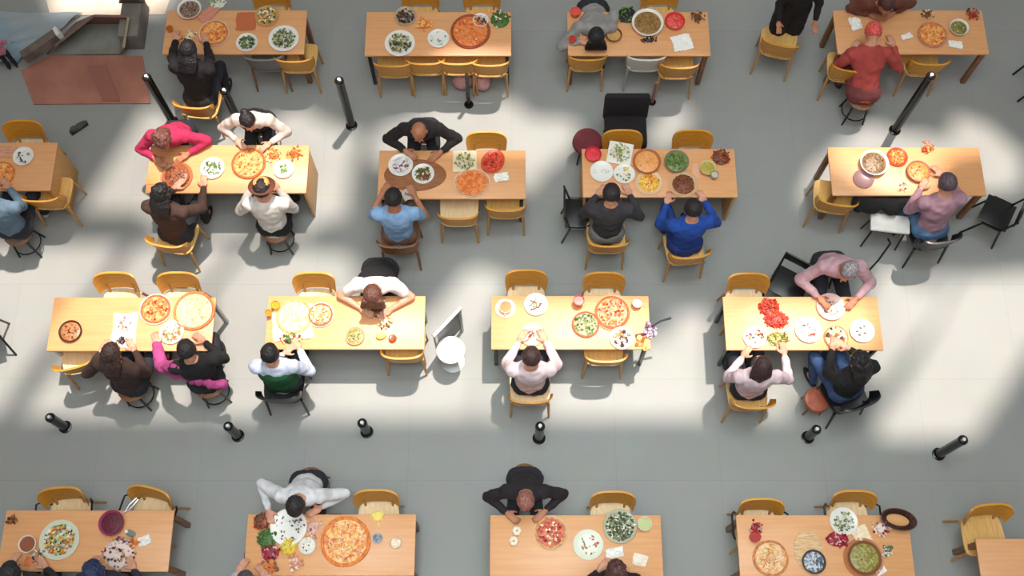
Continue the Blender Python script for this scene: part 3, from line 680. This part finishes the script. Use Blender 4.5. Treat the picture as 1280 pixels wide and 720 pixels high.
# 8
bowl(741,195,21,'red bowl '+w[8], bc=(200,30,44), fc=(210,40,52), fc2=(226,70,80), n=0)
plate(752,215,29,'empty white plate '+w[8], n=10, tops=[(210,206,204)], dome=.004)
plate(775,192,34,'square plate of diced salad '+w[8], tops=[(226,220,190),(120,140,60),(170,160,90)], n=110, sq=True)
plate(780,218,27,'fried egg and parsley plate '+w[8], tops=[(60,110,40),(226,190,80),(236,230,214)], n=40, dome=.012)
bowl(808,204,35,'wide bowl of orange soup '+w[8], bc=(180,104,56), fc=(224,150,84), fc2=(232,168,104), tops=ORG, n=5)
plate(811,229,34,'yellow orange rice dish '+w[8], tops=ORG+YEL, n=90, pc=(226,190,150), under=(224,160,60))
bowl(845,204,31,'bowl of green leaf salad '+w[8], bc=(120,126,96), fc=(88,110,52), fc2=(130,146,80), tops=GR, n=80)
plate(854,231,37,'brown minced meat dish '+w[8], tops=BRN, n=110, pc=(206,160,120), under=(112,60,34), kinds=('chunk',), size=.02)
bowl(884,212,21,'olive green dip bowl '+w[8], bc=(214,196,140), fc=(160,146,60), fc2=(180,166,80), n=0)
pile(901,197,24,'red brown shellfish heap '+w[8], BRN+REDS, 40, ('leaf','ball'))
cup(892,222,10,'clear glass '+w[8], (220,224,220), (190,190,180), handle=False, glass=True)
napkin(870,216,10,26,'folded peach napkin '+w[8], (226,170,140), -12, .004)
# 9
bowl(1091,206,36,'white bowl of dark lentil stew '+w[9], fc=(104,78,46), fc2=(140,110,66), tops=BRN, n=30, hgt=.07)
plate(1079,224,26,'mauve side plate '+w[9], n=0, pc=(160,124,124), name='side_plate', cat='plate')
plate(1121,197,26,'orange salad in red dish '+w[9], tops=ORG, n=60, pc=(206,72,50), under=(226,110,40), dome=.02)
bowl(1147,216,30,'wide bowl of yellow lentil curry '+w[9], bc=(176,110,90), fc=(184,122,50), fc2=(206,148,70), tops=ORG, n=24, hgt=.045)
pile(1160,186,16,'orange peppers and chips '+w[9], ORG+REDS, 30, ('stick','chunk'), sy=1.2)
pile(1128,235,13,'small bread crumbs '+w[9], CRM+BRN, 14)
# 10
bowl(89,415,29,'round dark pan of brown stew '+w[10], bc=(70,42,30), fc=(150,92,52), fc2=(180,124,78), tops=BRN, n=26, hgt=.035, name='pan_of_stew')
napkin(155,413,30,46,'white paper placemat '+w[10], (242,232,222), 0, .003)
pile(157,405,20,'prawns and onion rings '+w[10], FLW+CRM, 26, ('slice','leaf'))
pile(153,427,14,'small grey shells '+w[10], DRK, 14)
pizza(195,387,41,'orange pepperoni pizza on plate '+w[10], (222,116,58), (240,170,104), (190,104,60), ORG+REDS, 70, pan=(236,214,196))
pizza(243,389,52,'large pale cheese pizza '+w[10], (244,196,140), (250,222,178), (206,116,66), CRM, 80)
plate(215,416,31,'white plate of seafood and leaves '+w[10], tops=[(230,170,100),(236,230,214),(130,150,80),(190,80,50)], n=70, dome=.02)
# 11
pizza(401,394,33,'mushroom pizza on white plate '+w[11], (196,110,60), (230,170,110), (170,100,70), CRM, 40, pan=(226,216,216), kinds=('ball','slice'), size=.034)
napkin(366,404,50,44,'large cream cloth '+w[11], (246,222,178), 8, .012, name='cloth', cat='cloth')
pizza(368,396,46,'pale cream pizza on the cloth '+w[11], (246,220,170), (238,196,140), (226,160,104), CRM, 60)
cup(346,384,11,'yellow drink tumbler '+w[11], (216,170,60), (200,150,30), handle=False)
cup(337,394,9,'amber drink tumbler '+w[11], (226,160,70), (210,130,40), handle=False)
pile(364,424,28,'leafy mixed salad '+w[11], GR+CRM+REDS[:1], 60, sy=.5)
bowl(444,421,24,'small pan of olives '+w[11], bc=(206,166,130), fc=(130,120,60), fc2=(160,146,80), tops=OLV, n=30, hgt=.03)
pile(473,386,24,'brown mushrooms by the bowed head '+w[11], BRN+CRM, 40, ('ball','slice'), sy=1.1)
pile(481,403,18,'cream mushrooms '+w[11], CRM+BRN[:1], 20, ('ball',))
tag(place(MB().ell((0,0,.028), (.055,.04,.028)).ell((.05,.01,.026), (.02,.014,.012)).build('lemon', mat((244,214,110), .5)), 476, 421), 'yellow lemon '+w[11], 'fruit')
o_ = empty('tomato', 'red tomato next to the lemon '+w[11], 'fruit'); MB().lathe([(.001,.006),(.03,0),(.046,.02),(.046,.036),(.034,.052),(.008,.05),(.001,.047)], 22, wob=.02).build('fruit', mat((214,64,40), .35), o_); bits(MB(), 5, .012, .012, .05, 0, .02, 1).build('stem', cm((70,110,40)), o_); place(o_, 491, 424)
# 12
cup(632,386,16,'orange tea cup on saucer '+w[12], (236,214,190), (216,110,30), saucer=(240,214,180), hgt=.06)
plate(670,381,30,'white plate with brown pasta '+w[12], tops=[(170,120,60),(226,200,150),(110,80,50)], n=22, dome=.012, fill=.5, kinds=('stick',))
cup(723,379,14,'red tumbler '+w[12], (224,96,80), (206,60,50), handle=False, hgt=.11)
pizza(732,406,35,'green topped pizza '+w[12], (104,112,70), (150,140,96), (170,96,60), GR+CRM[:1], 90)
pizza(765,391,47,'large orange pizza '+w[12], (222,108,62), (238,150,98), (190,96,60), ORG+REDS, 90, pan=(214,160,110))
plate(777,423,30,'white plate with sliced mushrooms '+w[12], tops=[(80,50,40),(236,226,210),(190,140,90)], n=40, dome=.01, kinds=('slice',), size=.04)
cup(796,381,13,'peach patterned glass '+w[12], (232,180,156), (226,160,130), handle=False, hgt=.07)
plate(665,419,30,'peach plate with brown nuts '+w[12], tops=BRN, n=12, dome=.008, fill=.35, pc=(240,204,176), kinds=('ball','stick'))
pile(800,429,18,'folded orange slices at the corner '+w[12], ORG, 8, ('slice',), .05, .01)
# 13
pile(962,385,27,'upper lump of red tomato relish '+w[13], REDS, 90, ('leaf','chunk'), .03, .05)
pile(970,400,32,'lower lump of red tomato relish '+w[13], [(206,52,40),(222,84,60)], 90, ('leaf','chunk'), .03, .05, sy=.75)
plate(943,422,29,'white plate of onion and sausage '+w[13], tops=[(120,60,44),(236,214,186),(226,180,130)], n=40, dome=.015, kinds=('slice','leaf'))
pile(972,424,28,'green chilli and olive salad '+w[13], OLV, 50, ('stick','leaf'), sy=.7)
plate(1010,413,34,'mint plate with red radish bits '+w[13], tops=[(200,80,80),(230,224,220),(110,160,120)], n=22, dome=.008, fill=.55, pc=(214,224,214))
plate(1038,384,36,'pink plate with brown crumbs '+w[13], tops=BRN+CRM[:1], n=16, dome=.006, fill=.6, pc=(224,182,176))
plate(1077,414,31,'white plate with grey crumbs '+w[13], tops=[(110,110,104),(196,196,190)], n=16, dome=.006, fill=.5)
pizza(1045,422,31,'mushroom pizza held by the black jacket '+w[13], (240,200,150), (228,170,120), (200,140,96), BRN+CRM[:1], 40, kinds=('slice',), size=.036)
# 14
pile(15,650,12,'brown dates '+w[14], BRN, 14, ('ball','leaf'), .04, .03, sy=1.3)
cup(37,681,22,'white cup of cocoa '+w[14], (234,230,226), (150,90,66), saucer=None, hgt=.07)
plate(75,675,50,'large mixed salad plate '+w[14], tops=[(110,140,60),(226,190,60),(226,226,206),(60,70,40),(214,110,50)], n=240, pc=(206,210,190))
pile(50,697,18,'white feta and herbs '+w[14], [(226,230,226),(110,130,110),(60,60,60)], 24)
pile(36,702,22,'orange crumbs '+w[14], [(214,120,70),(200,100,60)], 16, ('chunk',), .012, .002)
bowl(142,655,32,'deep purple bowl of beet soup '+w[14], bc=(156,62,96), fc=(84,14,38), fc2=(100,20,46), n=0, hgt=.08)
pile(149,692,42,'mixed seafood heap '+w[14], FLW+[(100,30,40),(200,170,110)], 110, ('leaf','ball'))
napkin(181,676,15,12,'small folded white napkin '+w[14], rz=20)
pile(169,679,12,'orange wedge pieces '+w[14], ORG, 6, ('chunk',), .04)
b0 = empty('water_bottle', 'small pale blue water bottle '+w[14], 'bottle'); MB().lathe([(.001,0),(.032,0),(.034,.01),(.034,.13),(.02,.17),(.012,.185),(.012,.2),(.001,.2)], 24).build('body', mat((170,214,214), .12, trans=.5), b0); MB().lathe([(.001,.2),(.015,.2),(.015,.222),(.001,.224)], 16).build('cap', mat((230,232,226), .4), b0); place(b0, 166, 668)
tg = empty('serving_tongs', 'steel serving tongs leaning by the purple bowl '+w[14], 'tongs')
for sx in (-1, 1): MB().tube([(0,0,.02),(sx*.02,.10,.03),(sx*.012,.20,.02)], [.008,.010,.014], 8).build('arm', STEEL, tg)
place(tg, 156, 642, rz=R(-38))
# 15
plate(361,659,46,'white plate with purple petals '+w[15], tops=[(110,80,110),(230,230,226),(80,70,80)], n=30, dome=.01, fill=.8, pc=(236,236,230))
pile(327,652,22,'red brown sausages and nuts '+w[15], BRN+REDS, 40, ('leaf','ball'))
pile(334,673,26,'green herb bunch '+w[15], [(70,110,50),(100,140,70),(60,90,44)], 60)
pile(361,684,22,'bright yellow peppers '+w[15], YEL+[(160,170,50)], 40, ('leaf','stick'))
pile(338,691,24,'dark berries and onion '+w[15], BER+FLW, 40, ('ball','leaf'))
pile(391,660,26,'pink petals and cream '+w[15], [(226,180,170),(236,214,206),(120,70,90)], 34, sy=1.2)
bowl(385,683,22,'small white cream bowl '+w[15], fc=(236,232,222), fc2=(220,214,200), n=6, tops=DRK, hgt=.04)
pizza(432,677,63,'largest round cheese pizza '+w[15], (226,130,62), (246,200,120), (206,120,60), CRM+ORG, 170, kinds=('stick','leaf'))
bowl(472,673,14,'tiny steel salt pot '+w[15], bc=(210,210,210), fc=(90,90,96), fc2=(150,150,156), n=0, hgt=.035)
bowl(495,679,15,'tiny glass bowl with bread '+w[15], bc=(214,196,170), fc=(236,226,206), fc2=(220,190,150), tops=CRM, n=8, hgt=.035)
pile(335,710,26,'orange melon crescents '+w[15], ORG+BRN[:1], 18, ('slice','leaf'), .05, sy=.7)
pile(369,703,22,'pink meringue '+w[15], [(240,214,200),(226,160,130)], 20, ('ball',), .045)
pile(472,645,22,'yellow petals '+w[15], [(240,220,110),(236,214,140)], 20, ('leaf',), .03, .01)
# 16
for (x, y, d, l) in ((646,664,17,'upper'), (642,677,15,'lower')):
    g_ = empty('garlic_bulb', l+' white garlic bulb '+w[16], 'garlic', group='garlic bulbs'); g_mb = MB()
    for i in range(6): q = R(60*i); g_mb.ell((math.cos(q)*.026,math.sin(q)*.026,.03), (.03,.03,.03), None, 8)
    g_mb.remesh('cloves', mat((240,226,202), .6), g_, .006, 2); MB().tube([(0,0,.05),(0,0,.075),(.006,.004,.095)], [.014,.007,.004], 8).build('stem', mat((226,206,170), .7), g_)
    place(g_, x, y)
pizza(688,666,43,'red tomato pizza '+w[16], (184,74,44), (214,110,76), (206,150,96), REDS+CRM[:1], 90, pan=(214,184,150))
plate(735,681,38,'white plate with mint leaves '+w[16], tops=[(120,130,100),(214,226,190),(180,120,100)], n=22, dome=.006, fill=.65, pc=(228,232,214))
plate(775,658,43,'green and white chopped salad '+w[16], tops=[(70,90,50),(226,226,206),(140,146,110),(50,54,46)], n=220, pc=(150,146,110), fill=.85)
cup(805,656,18,'white cup with lime wedge '+w[16], (232,230,220), (150,160,60), handle=False, hgt=.08)
napkin(768,691,22,12,'crumpled white tissue behind brown hair '+w[16], rz=10)
napkin(800,700,18,14,'torn cream paper '+w[16], (240,230,214), -15)
# 17
cup(942,672,14,'red glass of juice '+w[17], (190,50,40), (170,40,36), handle=False)
pile(944,659,18,'red and white flowers '+w[17], BER+REDS[:1], 30)
pizza(963,698,45,'pale pasta pizza '+w[17], (222,172,116), (236,196,146), (190,126,76), CRM+ORG[:2], 140, kinds=('stick',), size=.03)
board(1010,688,36,50,'pale round board '+w[17], (232,190,140))
bowl(1016,703,30,'dark bowl of blue white shells '+w[17], bc=(80,66,62), fc=(90,100,120), fc2=(200,206,214), tops=[(226,228,232),(70,80,100)], n=30)
plate(1054,652,35,'white plate of green leaves '+w[17], tops=[(130,150,60),(90,110,60),(226,226,214)], n=80)
napkin(1076,668,20,20,'cream cloth napkin '+w[17], (240,226,196), 20)
pile(1047,674,30,'crimson berries with cream '+w[17], BER, 50, ('ball','leaf'), sy=.7)
bowl(1079,698,42,'brown bowl of green pea soup '+w[17], bc=(130,84,50), fc=(132,124,56), fc2=(170,160,90), tops=OLV, n=14, saucer=(190,120,80))
pile(1102,660,24,'white and red petals '+w[17], [(236,226,222),(226,214,206),(150,30,50)], 36)
pile(1108,688,16,'white cauliflower '+w[17], [(232,226,206),(110,120,90)], 20, ('ball',), .04)
napkin(1099,711,14,14,'small white scrap at table end '+w[17], rz=30)
# dark brown basket hanging over the far corner
bs = empty('basket', 'dark brown oval basket with bread at the far corner of the front row table', 'basket'); MB().lathe([(.001,0),(.11,0),(.15,.09),(.155,.10),(.145,.10),(.10,.015),(.001,.012)], 32, sx=1.25, sy=.75).build('shell', mat((58,36,30), .7, (84,54,42), 40, bump=.6), bs)
MB().lathe([(.001,.09),(.06,.085),(.10,.06),(.001,.055)], 20, sx=1.2, sy=.6).build('bread', mat((214,160,104), .7), bs); place(bs, 1120, 651, rz=R(-12))

# ------------------------------------------------------------ bollards
def bollard(top, base, label):
    g = at(base[0], base[1], 0); best = min((abs(at(top[0], top[1], z/100).y-g.y)+abs(at(top[0], top[1], z/100).x-g.x)*.5, z/100) for z in range(20, 160))[1]
    g2 = at(top[0], top[1], best); g = (g*.5+g2*.5); g.z = 0; h_ = best; o = empty('bollard', label, 'bollard', g, 0, 'black bollards on the floor')
    MB().lathe([(.001,0),(.075,0),(.075,.012),(.055,.018),(.052,.02),(.052,h_-.05),(.001,h_-.05)], 28).build('post', BLACKM, o)
    cp = MB().lathe([(.054,h_-.06),(.056,h_-.05),(.056,h_-.03),(.045,h_-.008),(.028,h_),(.001,h_+.001)], 28).build('cap', mat((26,26,28), .2), o)
    MB().lathe([(.02,h_-.002),(.02,h_+.006),(.001,h_+.007)], 20).build('cap_disc', mat((214,214,212), .35), cp)
bollard((181,95),(217,152),'tall black bollard behind the magenta top')
bollard((281,112),(296,150),'tall black bollard behind the black cardigan')
bollard((422,99),(441,157),'tall black bollard standing alone left of the bald person')
bollard((1162,93),(1121,163),'tall black bollard behind the half sunlit table')
bollard((62,521),(81,534),'short black bollard furthest left along the open aisle')
bollard((284,532),(298,545),'short black bollard below the green vest')
bollard((452,528),(459,540),'short black bollard below the bowed head diner table')
bollard((675,532),(674,548),'short black bollard above the black jumper')
bollard((1021,536),(1010,547),'short black bollard below the orange stool')
bollard((1201,549),(1177,568),'short black bollard furthest right along the open aisle')
# ------------------------------------------------------------ other things
# round white stool and grey rail by table 11
st = empty('stool', 'round white stool in the sun right of the railing', 'stool', at(566,452,0)); MB().lathe([(.001,.44),(.15,.44),(.165,.45),(.165,.475),(.15,.485),(.001,.488)], 32).build('seat', WHITE, st)
MB().tube([(0,0,.44),(0,0,.03)], .03, 14).build('column', GREYM, st); MB().lathe([(.001,0),(.14,0),(.14,.012),(.03,.03),(.001,.03)], 28).build('base', GREYM, st)
p0 = at(541,420,.80); p1 = at(576,384,.80); rail = empty('railing', 'short grey railing panel beside the sunlit table and white stool', 'railing', ((p0.x+p1.x)/2,(p0.y+p1.y)/2,0), math.atan2(p1.y-p0.y, p1.x-p0.x)); L = (p1-p0).length
MB().box((0,0,.79), (L,.05,.03), .006).build('top_rail', GREYM, rail)
for sx in (-1, 1): MB().box((sx*(L/2-.03),0,.385), (.035,.035,.77), .004).build('post', GREYM, rail)
MB().box((0,0,.42), (L-.1,.012,.6), .002).build('panel', mat((120,122,124), .5), rail)
# flower bunch on table 12
fb = empty('flower_bunch', 'purple flower bunch with dark stem at the right end of the sunlit table', 'flowers'); bits(MB(), 40, .07, .09, .01, .04, .045, 3, ('leaf','ball'), 99).build('petals', [cm((196,170,196)), cm((110,80,110)), cm((226,206,214))], fb)
MB().tube([(.02,.04,.04),(.12,.10,.06),(.24,.13,.08)], [.008,.010,.014], 8).build('stem', BLACK, fb); MB().tube([(-.02,-.03,.03),(-.16,-.06,.012)], [.012,.02], 8).build('wrapping', mat((90,50,50), .7), fb); place(fb, 812, 414)
# pink bags between chairs, table 2
for (x, y, l, rzz) in ((580,108,'left',15), (603,110,'right',-15)):
    pb = empty('bag', l+' pink soft bag on the floor under the diner-free top row table', 'bag', at(x, y, 0)+Vector((0,0,0)), R(rzz), 'pink soft bags')
    MB().ell((0,0,.15), (.14 if l == 'left' else .11,.10,.15), None, 14, fn=lambda d: 1+.12*noise.noise(d*3)).build('pouch', cloth((214,160,160)), pb)
    MB().tube([(-.06,0,.27),(-.05,0,.36),(0,0,.40),(.05,0,.36),(.06,0,.27)], .012, 8).build('handle', cloth((196,136,140)), pb)
bp = empty('post', 'thin black post between the two pink bags', 'post', at(586,131,0)); MB().tube([(0,0,0),(0,0,.74)], .025, 14).build('shaft', BLACKM, bp); MB().lathe([(.001,0),(.06,0),(.06,.012),(.001,.014)], 24).build('base', BLACKM, bp)
pp = empty('post', 'thin pinkish post in front of the white top row chair', 'post', at(815,128,0)); MB().tube([(0,0,0),(0,0,.5)], .02, 12).build('shaft', mat((150,96,92), .5), pp); MB().lathe([(.001,0),(.05,0),(.05,.01),(.001,.012)], 20).build('base', BLACKM, pp)
# yellow chair of the standing person (we see its seat and outer back)
chair(976,56,'n','wood','lone yellow wooden chair in front of the standing black coat', -14)
# black upholstered chair + maroon bag behind table 8
ac = empty('lounge_chair', 'large black upholstered chair behind the crowded bowl table', 'chair', at(778,184,0)); 
MB().box((0,0,.42), (.52,.46,.14), .04).build('seat', cloth((26,22,24)), ac); MB().box((0,.24,.62), (.56,.09,.46), .04, rot=Matrix.Rotation(-.15,3,'X')).build('backrest', cloth((30,24,28)), ac)
for sx in (-1, 1):
    for sy in (-1, 1): MB().tube([(sx*.2,sy*.18,.36),(sx*.23,sy*.22,0)], [.018,.012]).build('leg', BLACKM, ac)
mb_ = empty('cushion_stool', 'maroon cushioned stool left of the large black chair', 'stool', at(732,196,0)); MB().lathe([(.001,.34),(.16,.34),(.19,.38),(.18,.43),(.12,.455),(.001,.46)], 28).build('cushion', cloth((110,44,52)), mb_)
for i in range(4): q = R(45+90*i); MB().tube([(math.cos(q)*.12,math.sin(q)*.12,.35),(math.cos(q)*.16,math.sin(q)*.16,0)], [.016,.012]).build('leg', BLACKM, mb_)
# black metal frame left of table 8
def frame_chair(px, py, rz, label, scale=1):
    o = bpy.data.objects.new('folding_chair', None); COL.objects.link(o)
    for sx in (-1, 1):
        MB().tube([(sx*.2,-.2,0),(sx*.2,-.12,.44),(sx*.2,-.2,.78)], .014, 8).build('side_frame', BLACKM, o)
        MB().tube([(sx*.2,.22,0),(sx*.2,.10,.44),(sx*.2,-.12,.44)], .014, 8).build('front_leg', BLACKM, o)
    MB().box((0,0,.45), (.38,.36,.025), .01).build('seat', BLACK, o); MB().box((0,-.195,.72), (.40,.02,.16), .008).build('backrest', BLACK, o)
    o.location = at(px, py, 0); o.rotation_euler = (0,0,rz); tag(o, label, 'chair', 'black metal chairs'); return o
frame_chair(722,285,R(-90),'black metal chair standing sideways at the left end of the crowded bowl table')
frame_chair(975,372,R(150),'black metal chair left of the pink jumper with glasses')
frame_chair(1228,285,R(60),'black metal chair right of the dusty pink shirt')
frame_chair(-5,430,R(200),'black metal chair cut by the left edge in sunlight')
frame_chair(1290,110,R(90),'black metal chair cut by the right edge')
ws = empty('bench_stool', 'low white padded seat on black legs before the half sunlit table', 'stool', Vector((at(1113,279,.5).x, at(1113,279,.5).y, 0)), R(-7)); MB().box((0,0,.485), (.47,.23,.05), .02).build('seat_pad', WHITE, ws); MB().box((0,0,.45), (.44,.21,.02), .004).build('seat_frame', BLACKM, ws)
for sx in (-1, 1):
    for sy in (-1, 1): MB().tube([(sx*.19,sy*.08,.44),(sx*.21,sy*.12,0)], [.014,.011]).build('leg', BLACKM, ws)
# black coat over the near edge of table 9
ct = MB()
for i in range(16): ct.ell((-.36+i*.048, .03*math.sin(i*1.3), .0), (.08,.12+.02*math.sin(i),.085), None, 8)
ct = ct.remesh('coat', cloth((20,20,22)), None, .014, 3, (.016, 10)); tag(ct, 'black coat rolled up on the chairs before the half sunlit table', 'coat'); ct.location = at(1110,254,.62)
# thin black cane above the pink jumper
cn = empty('walking_stick', 'thin black stick propped behind the pink jumper with glasses', 'stick', at(1080,345,0)); MB().tube([(0,0,0),(.06,.05,.4),(.10,.12,.75),(.06,.16,.80)], .012, 8).build('shaft', BLACKM, cn); MB().lathe([(.001,0),(.02,0),(.02,.03),(.001,.03)], 12).build('tip', BLACK, cn)
# orange round stool bottom of table 13
og = empty('stool', 'round orange brown stool below the blue jeans and black jacket', 'stool', at(1013,508,0)); MB().lathe([(.001,.26),(.13,.26),(.15,.28),(.14,.33),(.001,.345)], 28).build('seat', mat((176,92,60), .5, (150,72,46), 9), og)
for i in range(4): q = R(45+90*i); MB().tube([(math.cos(q)*.10,math.sin(q)*.10,.27),(math.cos(q)*.14,math.sin(q)*.14,0)], [.016,.012]).build('leg', BROWNW, og)
# black backpack beside white sweater
bpk = empty('backpack', 'black backpack on the floor right of the white sweater', 'backpack', at(428,662,0)); MB().box((0,0,.46), (.26,.17,.40), .07).build('main_pouch', cloth((20,20,22)), bpk); MB().box((0,-.10,.40), (.20,.07,.22), .03).build('front_pocket', cloth((28,28,30)), bpk)
MB().box((0,0,.13), (.30,.26,.26), .03).build('lower_pouch', cloth((24,24,26)), bpk); MB().tube([(-.04,0,.65),(-.03,0,.70),(.03,0,.70),(.04,0,.65)], .008, 8).build('handle', BLACK, bpk)
# grey shirt on the floor stain / small shoe
sh = empty('shoe', 'small dark grey shoe lying on the open floor near the brown mat', 'shoe', at(98,161,0), R(-50)); MB().ell((0,.03,.035), (.045,.12,.035)).ell((0,-.05,.05), (.04,.055,.05)).remesh('upper', cloth((80,78,78)), sh, .01, 2); MB().box((0,.01,.008), (.085,.25,.016), .007).build('sole', BLACK, sh)
# ------------------------------------------------------------ top-left corner
def slab(name, pts, z0, z1, m, label, cat, parent=None):
    rs = [[at(x, y, z1)*1 for x, y in pts]]; low = [Vector((p.x, p.y, z0)) for p in rs[0]]
    o = MB().rings([low, rs[0]]).build(name, m, smooth=False)
    return tag(o, label, cat)
slab('floor_mat', [(62,69),(178,70),(188,129),(42,130),(26,88)], .001, .02, mat((172,118,100), .9, (156,104,88), 2), 'large rust brown floor mat in the top left corner', 'mat')
slab('floor_mat', [(108,82),(132,82),(150,126),(128,126)], .021, .034, mat((148,96,84), .9), 'darker brown strip lying across the rust mat', 'mat')
n = 22; pts = [(-40,22),(98,20),(72,50),(28,80),(-40,92)]
def tarp():
    a, b_, c, d = at(-60,20), at(104,18), at(-60,96), at(24,80); top = []
    for i in range(n+1):
        for j in range(n+1):
            u = j/n; v = i/n; p = a.lerp(b_, u).lerp(c.lerp(d, u), v); z = .04+.16*abs(noise.noise(Vector((u*3,v*3+u*2,2)))); top.append((p.x, p.y, z))
    m = len(top); fs = []
    for i in range(n):
        for j in range(n): q = i*(n+1)+j; fs.append((q,q+1,q+n+2,q+n+1)); fs.append((m+q+n+1,m+q+n+2,m+q+1,m+q))
    edge = [j for j in range(n+1)]+[i*(n+1)+n for i in range(1,n+1)]+[n*(n+1)+j for j in range(n-1,-1,-1)]+[i*(n+1) for i in range(n-1,0,-1)]
    for q, r_ in zip(edge, edge[1:]+edge[:1]): fs.append((r_, q, m+q, m+r_))
    o = MB().add(top+[(p[0],p[1],p[2]-.01) for p in top], fs).build('tarpaulin', mat((126,150,166), .5, (150,160,164), 1.2)); tag(o, 'rumpled pale blue tarpaulin spread in the top left corner', 'tarpaulin')
tarp()
# low trough of grey boards with brown rim
tr_ = empty('sloping_trough', 'low grey trough with sloping brown sides beside the blue tarpaulin', 'trough', at(112,60,0))
def rel(x, y, z): v = at(x, y, z)-at(112,60,0); return v
def quad(name, P, m, th=.03):
    q = [rel(*p) for p in P]; nrm = (q[1]-q[0]).cross(q[2]-q[0]).normalized()*th
    MB().rings([q, [p-nrm for p in q]]).build(name, m, tr_, smooth=False)
BRM = mat((120,96,84), .8, (104,80,70), 3); quad('base_board', [(64,68,.04),(152,67,.04),(158,28,.04),(96,28,.04)], mat((140,144,138), .7, (128,126,118), 3))
quad('back_board', [(96,30,.04),(158,30,.04),(161,22,.42),(118,21,.42)], mat((128,92,84), .8)); quad('side_board', [(60,69,.04),(96,30,.04),(118,21,.42),(70,58,.34)], BRM)
quad('end_board', [(152,67,.04),(158,30,.04),(162,22,.42),(156,60,.38)], mat((150,140,118), .7))
wd = empty('concrete_block', 'grey concrete block with dark pitched cap beside the trough', 'block', at(168,66,0)); 
MB().box((0,.36,.16), (.26,.62,.32), .01).build('block_body', mat((128,122,116), .7, (112,106,100), 4), wd)
MB().add([(-.17,.55,.32),(.17,.55,.32),(.17,.80,.32),(-.17,.80,.32),(0,.55,.52),(0,.80,.52)], [(0,1,2,3),(0,4,1),(2,5,3),(0,3,5,4),(1,4,5,2)]).build('pitched_cap', mat((84,70,60), .7), wd, smooth=False)
kb = empty('wooden_beam', 'grey wooden beam lying slanted across the blue tarpaulin', 'beam', at(52,62,0), 0); a_ = at(30,72,.25)-at(52,62,0); b2 = at(74,42,.35)-at(52,62,0)
MB().tube([a_, b2], .09, 4).build('plank', mat((112,100,92), .8, (92,80,74), 5), kb); MB().tube([b2-(b2-a_).normalized()*.03, b2+(b2-a_).normalized()*.02], .1, 4).build('end_cap', mat((214,214,210), .5), kb)
slab('floor_sheet', [(50,-30),(222,-30),(206,18),(100,19),(88,24),(62,16)], .001, .008, mat((214,204,190), .8, (196,186,172), 2), 'cream sheet on the floor above the blue tarpaulin', 'sheet')

# ------------------------------------------------------------ light
sun = bpy.data.lights.new('sun', 'SUN'); sun.energy = 6.0; sun.angle = R(1.35); sun.color = (1,.87,.775); so = bpy.data.objects.new('sun', sun); COL.objects.link(so)
so.rotation_euler = SUN.to_track_quat('-Z', 'Y').to_euler(); so.location = (0,0,20)
for lx, ly, le, sz in ((0,-1,420,4),(0,4,330,4),(-5.5,1.5,150,3),(5.5,1.5,95,3),(0,9,130,3),(-6,7,60,3),(6,7,70,3),(3.5,-3,130,3),(-3.5,-3,200,3)):  # added area fills out of view, lifting the shaded floor and tables
    l = bpy.data.lights.new('fill_light', 'AREA'); l.shape = 'RECTANGLE'; l.size = sz; l.size_y = 3; l.energy = le*.86; l.color = (1,.98,.955)
    lo_ = bpy.data.objects.new('fill_light', l); COL.objects.link(lo_); lo_.location = (lx, ly, CZ-.4)
for lx, ly, le in ((-.8,.3,58),(1.6,1.2,28),(3.2,5.4,46),(-1.2,4.6,22)):      # added narrow-spread fills, brightening the middle of the floor
    l = bpy.data.lights.new('fill_light', 'AREA'); l.shape = 'DISK'; l.size = 2.4; l.spread = R(55); l.energy = le; l.color = (.86,.99,1)
    lo_ = bpy.data.objects.new('fill_light', l); COL.objects.link(lo_); lo_.location = (lx, ly, CZ-.5)
wd_ = bpy.data.worlds.new('World'); S.world = wd_; wd_.use_nodes = True; bg = wd_.node_tree.nodes['Background']; bg.inputs[0].default_value = (.80,.76,.72,1); bg.inputs[1].default_value = .5
cam = bpy.data.cameras.new('camera'); cam.sensor_width = 36; cam.lens = F/1280*36; cam.clip_end = 200
co_ = bpy.data.objects.new('camera', cam); COL.objects.link(co_); co_.location = (0,0,HC); co_.rotation_euler = (TH,0,0); S.camera = co_
S.view_settings.view_transform = 'Standard'; S.view_settings.look = 'None'; S.view_settings.gamma = 1; S.view_settings.use_curve_mapping = False; S.view_settings.exposure = 0
